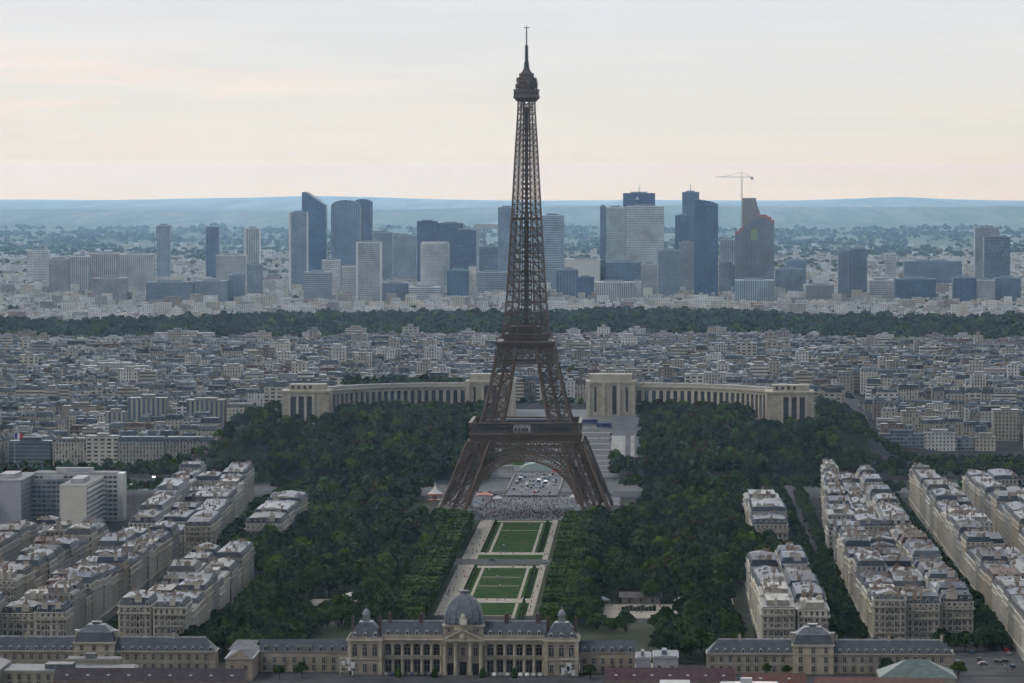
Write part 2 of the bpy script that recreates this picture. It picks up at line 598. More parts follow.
rect("park_ground", -131, 133, -690, 120, 0.05, "park_soil")
rect("gravel_alley", -27.5, -18.5, -690, -45, 0.10, "gravel")
rect("gravel_alley", 19.5, 23, -690, -45, 0.10, "gravel")
rect("park_ground", -18.5, 19.5, -690, -45, 0.10, "lawn_grass")
for y0, y1 in ((-294, -278), (-376, -363), (-569, -547), (-62, -52)):
    rect("gravel_path", -18.5, 19.5, y0, y1, 0.15, "gravel")
rect("park_road", -131, 133, -357, -322, 0.20, "asphalt")
for x0 in (-12.6, 13.2):
    for y0, y1 in ((-278, -70), (-547, -376), (-690, -569)):
        rect("gravel_path", x0 - 0.8, x0 + 0.8, y0, y1, 0.15, "gravel")
for y, x0, x1 in ((-430, -11, 11), (-480, -11, 11), (-633, -12, 13), (-126, -11, 13)):
    rect("gravel_path", x0, x1, y - 1.2, y + 1.2, 0.15, "gravel")
rect("tower_forecourt", -62, 62, -45, 150, 0.15, "esplanade_paving")
rect("quay_road", -420, 400, 150, 190, 0.20, "asphalt")
rect("river", -500, 500, 195, 300, 0.22, "river_water")
rect("bridge_road", -18, 18, 150, 365, 1.2, "esplanade_paving")
rect("embankment_road", -420, 400, 300, 330, 0.25, "asphalt")
rect("school_parade_ground", -92, -44, -886, -858, 3.06, "gravel")
rect("school_parade_ground", 46, 88, -886, -860, 3.06, "gravel")
rect("park_ground", -131, 133, -858, -690, 3.04, "park_soil")
rect("school_forecourt", -260, 260, -1010, -905, 3.05, "asphalt")
rect("clearing", -96, -66, -690, -552, 0.14, "gravel")
rect("clearing", 56, 98, -690, -574, 0.14, "gravel")
rect("avenue", 166, 187, -800, 150, 0.12, "asphalt")
rect("avenue", 236, 251, -960, 150, 0.12, "asphalt")
rect("avenue", -181, -164, -800, 150, 0.12, "asphalt")
rect("park_alley", 122.5, 126.5, -690, -480, 0.12, "gravel")
rect("crossroads", 205, 275, -900, -800, 3.07, "asphalt")
# the straight avenue climbing behind the palace on the right
b = MB()
yy = list(range(520, 940, 30))
for a, c in zip(yy, yy[1:]):
    b.face([(251, a, ground(251, a) + 1.0), (266, a, ground(266, a) + 1.0), (266, c, ground(266, c) + 1.0), (251, c, ground(251, c) + 1.0)])
tag(b.build("avenue", MAT["asphalt"]), kind="structure")
# soil and undergrowth of the gardens below the palace
b = MB()
for xa, xb in ((-262, -36), (82, 250)):
    n = int((xb - xa) / 8)
    for i in range(n):
        p, q = xa + (xb - xa) * i / n, xa + (xb - xa) * (i + 1) / n
        for a in range(300, 640, 20):
            if p > 240 and a > 500: continue
            b.face([(p, a, ground(p, a) + 0.5), (q, a, ground(q, a) + 0.5), (q, a + 20, ground(q, a + 20) + 0.5), (p, a + 20, ground(p, a + 20) + 0.5)])
tag(b.build("garden_ground", MAT["park_soil"]), kind="structure")
# ramp and basin of the gardens below the palace
b = MB()
yy = list(range(330, 640, 15))
for a, c in zip(yy, yy[1:]):
    za, zc = ground(0, a) + 0.6, ground(0, c) + 0.6
    b.face([(-36, a, za), (78, a, za), (78, c, zc), (-36, c, zc)])
tag(b.build("palace_esplanade", MAT["esplanade_paving"]), kind="structure")


for x0_, x1_ in ((-30, -12),):
    b = MB()
    for a in range(380, 460, 20):
        b.face([(x0_, a, ground(0, a) + 0.75), (x1_, a, ground(0, a) + 0.75), (x1_, a + 18, ground(0, a + 18) + 0.75), (x0_, a + 18, ground(0, a + 18) + 0.75)])
    tag(b.build("garden_lawn", MAT["lawn_grass"]), kind="structure")
b = MB()
for a in range(336, 520, 14):
    b.face([(-36, a, ground(0, a) + 0.72), (52, a, ground(0, a) + 0.72), (52, a + 2.5, ground(0, a + 2.5) + 0.72), (-36, a + 2.5, ground(0, a + 2.5) + 0.72)])
tag(b.build("esplanade_kerb", MAT["gravel"]), kind="structure")


def basin():
    b = MB()
    for (x0, x1, c) in ((53, 55, (0.4, 0.4, 0.38)), (62, 64, (0.4, 0.4, 0.38)), (68, 71, (0.40, 0.38, 0.35))):
        for a in range(375, 455, 20):
            za, zc = ground(0, a) + 0.9, ground(0, a + 20) + 0.9
            b.face([(x0, a, za), (x1, a, za), (x1, a + 20, zc), (x0, a + 20, zc)], c)
    b.face([(55, 375, ground(0, 375) + 0.8), (62, 375, ground(0, 375) + 0.8), (62, 455, ground(0, 455) + 0.8), (55, 455, ground(0, 455) + 0.8)], (0.42, 0.42, 0.41))
    return b


t = thing("fountain_basin", "long pale stone fountain basin sloping down in front of the palace", "fountain", (0, 0, 0))
basin().build("basin_rim", MAT["stone"], t)

# ------------------------------------------------------------------ haze: the air over the city
hz = MB()
hz.box(-12000, 12000, -3400, 47000, -90, 420, bottom=True)
hm = bpy.data.materials.new("haze_air")
hm.use_nodes = True
for n in list(hm.node_tree.nodes):
    hm.node_tree.nodes.remove(n)
ho_ = hm.node_tree.nodes.new("ShaderNodeOutputMaterial")
hv = hm.node_tree.nodes.new("ShaderNodeVolumePrincipled")
hv.inputs["Color"].default_value = (0.44, 0.70, 1.0, 1)
hv.inputs["Density"].default_value = 1.0e-5
hv.inputs["Anisotropy"].default_value = 0.84
hm.node_tree.links.new(hv.outputs[0], ho_.inputs["Volume"])
tag(hz.build("haze", hm), kind="stuff")
# ------------------------------------------------------------------ the iron lattice tower
LOWER = [(0, 57.8), (20, 49.9), (40, 42.1), (57, 35.2)]
UPPER = [(58, 31.2), (80, 25.3), (100, 20.9), (116, 18.0)]
SHAFT = [(116, 16.2), (130, 14.3), (150, 12.6), (182, 10.7), (200, 9.6), (244, 7.2), (268, 5.7), (277, 5.4)]


def interp(tab, z):
    for (a, p), (b_, q) in zip(tab, tab[1:]):
        if z <= b_:
            return p + (q - p) * (z - a) / (b_ - a)
    return tab[-1][1]


def leg_lattice(sx, sy, tab, zs, wfun, tc_, tb):
    """one of the four corner legs: four chords, horizontals and double X bracing on all four faces"""
    b = MB()

    def corners(z):
        o, w = interp(tab, z), wfun(z)
        i = o - w
        return [Vector((sx * p, sy * q, z)) for p, q in ((o, o), (i, o), (i, i), (o, i))]
    for z0, z1 in zip(zs, zs[1:]):
        A, B = corners(z0), corners(z1)
        for q in range(4):
            r = (q + 1) % 4
            sh = random.uniform(0.9, 1.1)
            oc = (1.15, 1.15, 1.15)
            outer = q in (0, 3)
            b.beam(A[q], B[q], tc_, oc)
            b.beam(A[q], A[r], tb, (1, 1, 1))
            b.beam(A[q], B[r], tb, (sh, sh, sh))
            b.beam(A[r], B[q], tb, (sh, sh, sh))
            if not outer: continue
            m0, m1 = (A[q] + A[r]) / 2, (B[q] + B[r]) / 2
            cA, cB = (A[q] + B[q]) / 2, (A[r] + B[r]) / 2
            b.beam(cA, cB, tb * 0.7, (0.99, 0.99, 0.99))
            b.beam(m0, m1, tb * 0.7, (0.99, 0.99, 0.99))
            b.beam(m0, cA, tb * 0.55, (0.97, 0.97, 0.97)); b.beam(m0, cB, tb * 0.55, (0.97, 0.97, 0.97))
            b.beam(m1, cA, tb * 0.55, (0.97, 0.97, 0.97)); b.beam(m1, cB, tb * 0.55, (0.97, 0.97, 0.97))
        # lift rails and stairs climbing inside the leg
        ca, cb = sum(A, Vector()) / 4, sum(B, Vector()) / 4
        b.beam(ca, cb, tc_ * 1.1, (0.92, 0.92, 0.92))
    return b


tower = thing("iron_lattice_tower", "tall brown iron lattice tower standing on four arched legs", "tower", (0.9, 0, 0))
zs_low = [1, 14, 27, 39, 50]
zs_up = [58, 70, 81.5, 92, 102, 112]
zs_sh = [118]
while zs_sh[-1] < 262:
    zs_sh.append(zs_sh[-1] + max(3.6, interp(SHAFT, zs_sh[-1]) * 0.52))
zs_sh[-1] = 268
zs_sh.append(273.8)
for sx in (-1, 1):
    for sy in (-1, 1):
        leg_lattice(sx, sy, LOWER, zs_low, lambda z: 16.5 - z * 0.03, 1.35, 0.5).build("lower_leg", MAT["iron"], tower)
        leg_lattice(sx, sy, UPPER, zs_up, lambda z: 15.0 - (z - 58) * 0.055, 1.2, 0.48).build("upper_leg", MAT["iron"], tower)
        f = MB()
        f.frustum(sx * 50 - 12, sx * 50 + 12, sy * 50 - 12, sy * 50 + 12, 0.1, 3.2, 1.5, 1.5, (0.30, 0.28, 0.25))
        f.build("masonry_foot", MAT["stone"], tower)
        leg_lattice(sx, sy, SHAFT, zs_sh, lambda z: interp(SHAFT, z) * (0.62 if z < 200 else 0.72), 0.62, 0.32).build("shaft_corner", MAT["iron"], tower)

# bracing of the shaft between the corners, and the lift column in its middle
b = MB()
for k, (z0, z1) in enumerate(zip(zs_sh, zs_sh[1:])):
    o0, o1 = interp(SHAFT, z0), interp(SHAFT, z1)
    f0 = 0.62 if z0 < 200 else 0.72
    i0, i1 = o0 * (1 - f0), o1 * (1 - f0)
    for q in range(4):
        R = Matrix.Rotation(q * math.pi / 2, 3, "Z")
        P = lambda x, o, z: R @ Vector((x, -o, z))
        b.beam(P(-o0, o0, z0), P(o0, o0, z0), 0.55)
        if k % 2 == 0:
            b.beam(P(-i0, o0, z0), P(i1, o1, z1), 0.32)
            b.beam(P(i0, o0, z0), P(-i1, o1, z1), 0.32)
b.build("shaft_bracing", MAT["iron"], tower)
b = MB()
for z in np.arange(117, 274, 3.2):
    h = 3.2 if z < 160 else 2.7 if z < 200 else 2.3
    for q in range(4):
        R = Matrix.Rotation(q * math.pi / 2, 3, "Z")
        b.beam(R @ Vector((-h, -h, z)), R @ Vector((-h, -h, z + 3.2)), 0.5, (0.96, 0.96, 0.96))
        b.beam(R @ Vector((-h, -h, z)), R @ Vector((h, -h, z + 3.2)), 0.34, (0.96, 0.96, 0.96))
        b.beam(R @ Vector((h, -h, z)), R @ Vector((-h, -h, z + 3.2)), 0.34, (0.96, 0.96, 0.96))
        b.beam(R @ Vector((-h, -h, z)), R @ Vector((h, -h, z)), 0.3, (0.96, 0.96, 0.96))
b.box(-1.5, 1.5, -1.5, 1.5, 118, 200, (0.92, 0.92, 0.92))
b.box(-1.1, 1.1, -1.1, 1.1, 200.1, 270, (0.92, 0.92, 0.92))
b.build("lift_column", MAT["iron"], tower)
# dark intermediate platform half way up the shaft
b = MB()
b.box(-9.6, 9.6, -9.6, 9.6, 195.5, 197.2, (0.95, 0.95, 0.95), bottom=True)
b.build("shaft_landing", MAT["iron"], tower)

# four great arches and the girders they carry
ZC, R_IN, R_OUT = 2.7, 36.0, 40.2


def face_point(q, x, z, back=0.0):
    o = interp(LOWER, max(0.0, z)) - back
    return Matrix.Rotation(q * math.pi / 2, 3, "Z") @ Vector((x, -o, z))


for q in range(4):
    b = MB()
    N = 46
    for back in (0.4, 4.2):
        prev = None
        for k in range(N + 1):
            t = math.radians(14 + (180 - 28) * k / N)
            pi_ = (R_IN * math.cos(t), ZC + R_IN * math.sin(t))
            po = (R_OUT * math.cos(t), ZC + R_OUT * math.sin(t))
            I, O = face_point(q, *pi_, back), face_point(q, *po, back)
            if prev:
                b.beam(prev[0], I, 0.9, (1.09, 1.09, 1.09))
                b.beam(prev[1], O, 0.9, (1.09, 1.09, 1.09))
                b.beam(prev[0], O, 0.35) ; b.beam(prev[1], I, 0.35)
            b.beam(I, O, 0.4)
            if back < 1 and 6 < k < N - 6 and k % 2 == 0 and not (N * 0.36 < k < N * 0.64):
                b.beam(O, face_point(q, po[0], 43.6, back), 0.5)
            prev = (I, O)
    # under-plate between the two rings
    for k in range(N):
        t0, t1 = (math.radians(14 + 152 * j / N) for j in (k, k + 1))
        f = lambda t, bk: tuple(face_point(q, (R_IN + 0.4) * math.cos(t), ZC + (R_IN + 0.4) * math.sin(t), bk))
        b.face([f(t0, 0.6), f(t1, 0.6), f(t1, 4.0), f(t0, 4.0)], (0.97, 0.97, 0.97))
    b.build("arch", MAT["iron"], tower)
    b = MB()
    for back in (0.5, 3.5):
        w = 38.0
        for z, t in ((43.4, 1.1), (47.2, 0.6), (50.6, 1.1)):
            o = interp(LOWER, z)
            b.beam(face_point(q, -o, z, back), face_point(q, o, z, back), t, (1.06, 1.06, 1.06))
        n = 17
        for k in range(n):
            for z0, z1 in ((43.4, 47.2), (47.2, 50.6)):
                o0, o1 = interp(LOWER, z0), interp(LOWER, z1)
                xa0, xb0 = -o0 + 2 * o0 * k / n, -o0 + 2 * o0 * (k + 1) / n
                xa1, xb1 = -o1 + 2 * o1 * k / n, -o1 + 2 * o1 * (k + 1) / n
                tq = 0.5 if back < 1 else 0.22
                b.beam(face_point(q, xa0, z0, back), face_point(q, xb1, z1, back), tq)
                b.beam(face_point(q, xb0, z0, back), face_point(q, xa1, z1, back), tq)
    b.build("lattice_girder", MAT["iron"], tower)

# first platform: frieze, gallery, roof and pavilions
b = MB()
for q in range(4):
    R = Matrix.Rotation(q * math.pi / 2, 3, "Z")
    P = lambda x, y, z: tuple(R @ Vector((x, y, z)))
    for z0, z1, o0, o1, c in ((50.8, 55.2, 35.6, 36.2, (1.05, 1.03, 1.0)), (55.2, 56.6, 36.9, 36.9, (1.35, 1.3, 1.25))):
        b.face([P(-o0, -o0, z0), P(o0, -o0, z0), P(o1, -o1, z1), P(-o1, -o1, z1)], c)
    for x in np.arange(-34.5, 35, 3.0):
        b.beam(P(x, -36.15, 51.2), P(x, -36.4, 55.0), 0.5, (1.06, 1.06, 1.06))
b.build("frieze", MAT["iron"], tower)
b = MB()
b.face([(-36.9, -36.9, 56.6), (36.9, -36.9, 56.6), (36.9, -13, 56.6), (-36.9, -13, 56.6)], (0.94, 0.94, 0.94))
b.face([(-36.9, 13, 56.6), (36.9, 13, 56.6), (36.9, 36.9, 56.6), (-36.9, 36.9, 56.6)], (0.94, 0.94, 0.94))
b.face([(-36.9, -13, 56.6), (-13, -13, 56.6), (-13, 13, 56.6), (-36.9, 13, 56.6)], (0.94, 0.94, 0.94))
b.face([(13, -13, 56.6), (36.9, -13, 56.6), (36.9, 13, 56.6), (13, 13, 56.6)], (0.94, 0.94, 0.94))
b.build("first_floor_deck", MAT["iron"], tower)
b = MB()
for q in range(4):
    R = Matrix.Rotation(q * math.pi / 2, 3, "Z")
    P = lambda x, y, z: R @ Vector((x, y, z))
    for x in np.arange(-36, 36.5, 4.0):
        b.beam(P(x, -36.4, 56.6), P(x, -36.4, 62.4), 0.4, (0.97, 0.97, 0.97))
    b.beam(P(-36.6, -36.4, 58.0), P(36.6, -36.4, 58.0), 0.35)
    b.beam(P(-36.6, -36.4, 57.2), P(36.6, -36.4, 57.2), 0.35)
    b.beam(P(-37, -36.0, 62.8), P(37, -36.0, 62.8), 2.0, (1.06, 1.06, 1.06), t2=0.8)
for q in range(4):
    R = Matrix.Rotation(q * math.pi / 2, 3, "Z")
    P = lambda x, y, z: tuple(R @ Vector((x, y, z)))
    b.face([P(-34.6, -34.6, 56.7), P(34.6, -34.6, 56.7), P(34.6, -34.6, 62.3), P(-34.6, -34.6, 62.3)], (0.90, 0.90, 0.90))
    b.face([P(-37, -37, 62.5), P(37, -37, 62.5), P(34.8, -34.8, 62.9), P(-34.8, -34.8, 62.9)], (0.97, 0.97, 0.97))
b.build("gallery_arcade", MAT["iron"], tower)
for (x0, x1, y0, y1, c, gl) in ((-30, -8.5, -35.2, -26, (0.05, 0.045, 0.05), 0), (-7.5, 4, -35.9, -27, (0.55, 0.57, 0.6), 1), (5, 30, -35.2, -26, (0.05, 0.045, 0.05), 0), (-28, 28, 26, 33, (0.06, 0.05, 0.05), 0)):
    b = MB()
    b.box(x0, x1, y0, y1, 56.7, 60.6, c)
    b.frustum(x0 - 0.3, x1 + 0.3, y0 - 0.3, y1 + 0.3, 60.6, 62.0, 1.2, 1.2, (0.62, 0.62, 0.63) if gl else (0.09, 0.09, 0.1))
    p = b.build("pavilion", MAT["paint"], tower)
    w = MB()
    for x in np.arange(x0 + 1.5, x1 - 1, 2.4):
        w.box(x - 0.9, x + 0.9, y0 - 0.06, y0 - 0.02, 57.5, 59.8)
    w.build("glazing", MAT["glass"], p)

# second platform
b = MB()
for q in range(4):
    R = Matrix.Rotation(q * math.pi / 2, 3, "Z")
    P = lambda x, y, z: R @ Vector((x, y, z))
    for back in (0.3, 2.6):
        for z, t in ((101.5, 1.5), (104, 0.5), (110.5, 1.0)):
            o = interp(UPPER, z)
            b.beam(P(-o, -o + back, z), P(o, -o + back, z), t, (1.03, 1.03, 1.03))
        n = 9
        o0, o1 = interp(UPPER, 104), interp(UPPER, 110.5)
        for k in range(n):
            a0, c0 = -o0 + 2 * o0 * k / n, -o0 + 2 * o0 * (k + 1) / n
            a1, c1 = -o1 + 2 * o1 * k / n, -o1 + 2 * o1 * (k + 1) / n
            b.beam(P(a0, -o0 + back, 104), P(c1, -o1 + back, 110.5), 0.5)
            b.beam(P(c0, -o0 + back, 104), P(a1, -o1 + back, 110.5), 0.5)
            b.beam(P(a0, -o0 + back, 104), P(a1, -o1 + back, 110.5), 0.4)
b.build("second_floor_girder", MAT["iron"], tower)
b = MB()
b.frustum(-18.2, 18.2, -18.2, 18.2, 111.0, 114.6, -1.4, -1.4, (0.99, 0.99, 0.99))
b.box(-19.9, 19.9, -19.9, 19.9, 114.6, 115.8, (1.09, 1.09, 1.09), bottom=True)
b.build("second_floor_deck", MAT["iron"], tower)
b = MB()
for q in range(4):
    R = Matrix.Rotation(q * math.pi / 2, 3, "Z")
    P = lambda x, y, z: R @ Vector((x, y, z))
    for x in np.arange(-19, 19.5, 1.9):
        b.beam(P(x, -19.4, 115.8), P(x, -19.4, 118.0), 0.22, (0.97, 0.97, 0.97))
    b.beam(P(-19.6, -19.4, 118.0), P(19.6, -19.4, 118.0), 0.5)
b.build("railing", MAT["iron"], tower)
b = MB()
b.box(-14.5, 14.5, -14.5, 14.5, 115.9, 119.6, (0.92, 0.92, 0.92), bottom=True)
b.box(-15.2, 15.2, -15.2, 15.2, 119.6, 120.4, (0.99, 0.99, 0.99), bottom=True)
b.box(-10.5, 10.5, -10.5, 10.5, 120.4, 125.5, (0.91, 0.91, 0.91))
for q in range(4):
    R = Matrix.Rotation(q * math.pi / 2, 3, "Z")
    P = lambda x, y, z: R @ Vector((x, y, z))
    for x in np.arange(-14, 14, 3.5):
        b.beam(P(x, -14.6, 120.4), P(x + 3.5, -14.2, 127), 0.3, (0.95, 0.95, 0.95))
        b.beam(P(x + 3.5, -14.6, 120.4), P(x, -14.2, 127), 0.3, (0.95, 0.95, 0.95))
    b.beam(P(-14.5, -14.3, 127), P(14.5, -14.3, 127), 0.6)
b.build("upper_gallery", MAT["iron"], tower)

# summit: flared brackets, cabin, cupola and mast
b = MB()
b.frustum(-5.6, 5.6, -5.6, 5.6, 273.6, 276.6, -2.6, -2.6, (0.96, 0.96, 0.96))
for q in range(4):
    R = Matrix.Rotation(q * math.pi / 2, 3, "Z")
    for x in np.arange(-5, 5.1, 2.0):
        b.beam(R @ Vector((x, -5.7, 273.7)), R @ Vector((x * 1.5, -8.4, 276.6)), 0.5, (1.05, 1.05, 1.05))
b.build("summit_bracket", MAT["iron"], tower)
b = MB()
b.box(-8.6, 8.6, -8.6, 8.6, 276.6, 277.6, (1.09, 1.09, 1.09), bottom=True)
b.box(-8.2, 8.2, -8.2, 8.2, 277.6, 281.0, (0.98, 0.98, 0.98))
b.box(-8.5, 8.5, -8.5, 8.5, 281.0, 281.8, (1.09, 1.09, 1.09), bottom=True)
cab = b.build("summit_cabin", MAT["iron"], tower)
b = MB()
for q in range(4):
    R = Matrix.Rotation(q * math.pi / 2, 3, "Z")
    for x in np.arange(-7, 7.1, 2.0):
        p, r = R @ Vector((x - 0.7, -8.24, 278.4)), R @ Vector((x + 0.7, -8.24, 278.4))
        b.face([tuple(p), tuple(r), (r.x, r.y, 280.2), (p.x, p.y, 280.2)])
b.build("glazing", MAT["glass"], cab)
b = MB()
b.lathe([(6.0, 281.8), (6.9, 284), (6.6, 284.4), (6.9, 287), (6.4, 287.6), (6.0, 289.5), (5.2, 290), (4.6, 292), (2.8, 294), (2.0, 296)], 10, c=(0.8, 0.78, 0.76))
for k in range(16):
    t = k * 0.3927
    for r, z, h in ((7.0, 282, 3.4), (6.4, 286.5, 3.0), (4.6, 290, 2.5)):
        b.beam((r * math.cos(t), r * math.sin(t), z), (r * 1.04 * math.cos(t), r * 1.04 * math.sin(t), z + h), 0.45, (1.01, 1.01, 1.01))
    if k % 3 == 0:
        x, y = 6.6 * math.cos(t + 0.2), 6.6 * math.sin(t + 0.2)
        b.box(x - 0.8, x + 0.8, y - 0.8, y + 0.8, 285, 287.6, (1.6, 1.6, 1.7))
b.build("cupola", MAT["iron"], tower)
b = MB()
b.tube([(0, 0, 295), (0, 0, 300), (0, 0, 300.4), (0, 0, 311)], [2.0, 1.5, 1.15, 0.95], 8, (0.6, 0.6, 0.65))
b.tube([(0, 0, 311), (0, 0, 322.5)], [0.5, 0.42], 6, (0.8, 0.8, 0.85))
for z in (299, 302.5, 306, 309):
    b.lathe([(1.5, z), (1.5, z + 0.5)], 8, c=(0.9, 0.9, 0.95))
b.beam((-1.9, 0, 322.6), (1.9, 0, 322.6), 0.5)
b.beam((0, -1.9, 322.6), (0, 1.9, 322.6), 0.5)
b.beam((0, 0, 322), (0, 0, 324.3), 0.35)
b.build("mast", MAT["dark_metal"], tower)
# ------------------------------------------------------------------ shared window, dormer and chimney meshes
STONE_W = (0.33, 0.295, 0.245)
STONE_G = (0.36, 0.335, 0.29)


def window_mesh(w, h, frame=(0.36, 0.33, 0.27), sill=True, arch=False):
    """an opening on a wall facing -Y: dark pane with bars, stone surround standing proud; origin at the sill's middle"""
    b = MB()
    b.box(-w / 2, w / 2, -0.03, 0.10, 0, h, (1, 1, 1), 1)
    for x in (-w / 2 - 0.12, w / 2 + 0.12):
        b.box(x - 0.12, x + 0.12, -0.16, 0.05, 0, h + 0.1, frame, 0)
    b.box(-w / 2 - 0.3, w / 2 + 0.3, -0.22, 0.05, h + 0.1, h + 0.35, frame, 0)
    if arch:
        pts = [(w / 2 * math.cos(math.radians(t)), -0.03, h + 0.35 + w / 2.4 * math.sin(math.radians(t))) for t in range(0, 181, 30)]
        b.face(pts, (1, 1, 1), 1)
    if sill:
        b.box(-w / 2 - 0.25, w / 2 + 0.25, -0.3, 0.05, -0.22, 0, frame, 0)
    b.box(-0.05, 0.05, -0.06, 0.0, 0, h, (0.55, 0.53, 0.5), 0)
    b.box(-w / 2, w / 2, -0.06, 0.0, h * 0.6, h * 0.6 + 0.08, (0.55, 0.53, 0.5), 0)
    return b.mesh("window", [MAT["stone"], MAT["glass"]])


def dormer_mesh(w=1.5, h=1.9, d=2.2, face_c=(0.42, 0.40, 0.36), roof_c=(0.2, 0.215, 0.24)):
    b = MB()
    b.box(-w / 2, w / 2, 0, d, 0, h, face_c, 0, roof_c, 2)
    b.box(-w / 2 + 0.25, w / 2 - 0.25, -0.04, 0.02, 0.25, h - 0.25, (1, 1, 1), 1)
    b.gable(-w / 2 - 0.15, w / 2 + 0.15, -0.2, d, h, h + 0.6, roof_c, face_c, 2, 0, along="y")
    return b.mesh("dormer", [MAT["stone"], MAT["glass"], MAT["zinc"]])


def chimney_mesh(L, h, t=0.9, c=(0.36, 0.32, 0.26), pots=True, k=0):
    """stack along Y, terracotta pots on top"""
    r = random.Random(k)
    b = MB()
    b.box(-t / 2, t / 2, -L / 2, L / 2, -2.5, h, c)
    b.box(-t / 2 - 0.1, t / 2 + 0.1, -L / 2 - 0.1, L / 2 + 0.1, h, h + 0.2, tuple(q * 0.9 for q in c))
    if pots:
        y = -L / 2 + 0.3
        while y < L / 2 - 0.2:
            hh = r.uniform(0.5, 1.1)
            b.box(-0.16, 0.16, y - 0.16, y + 0.16, h + 0.2, h + 0.2 + hh, (0.24, 0.115, 0.075) if r.random() < 0.6 else (0.2, 0.19, 0.18))
            y += r.uniform(0.45, 0.8)
    return b.mesh("chimney", [MAT["stone"]])


W_TALL = window_mesh(1.5, 3.6)
W_MID = window_mesh(1.4, 2.3)
W_ARCH = window_mesh(2.0, 4.0, arch=True)
W_BAY = window_mesh(2.5, 5.0)
W_BAYA = window_mesh(2.5, 3.9, arch=True)
W_SMALL = window_mesh(1.2, 1.5)
W_FLAT = window_mesh(1.15, 2.1, (0.43, 0.40, 0.34))
D_STONE = dormer_mesh()
D_ROUND = dormer_mesh(1.5, 1.6, 2.0, (0.5, 0.5, 0.5), (0.45, 0.47, 0.5))
SLATE = (0.08, 0.088, 0.106)


def windows(parent, me, xs, y, zs, rz=0.0):
    for x in xs:
        for z in zs:
            link("window", me, parent, (x, y, z), rz)


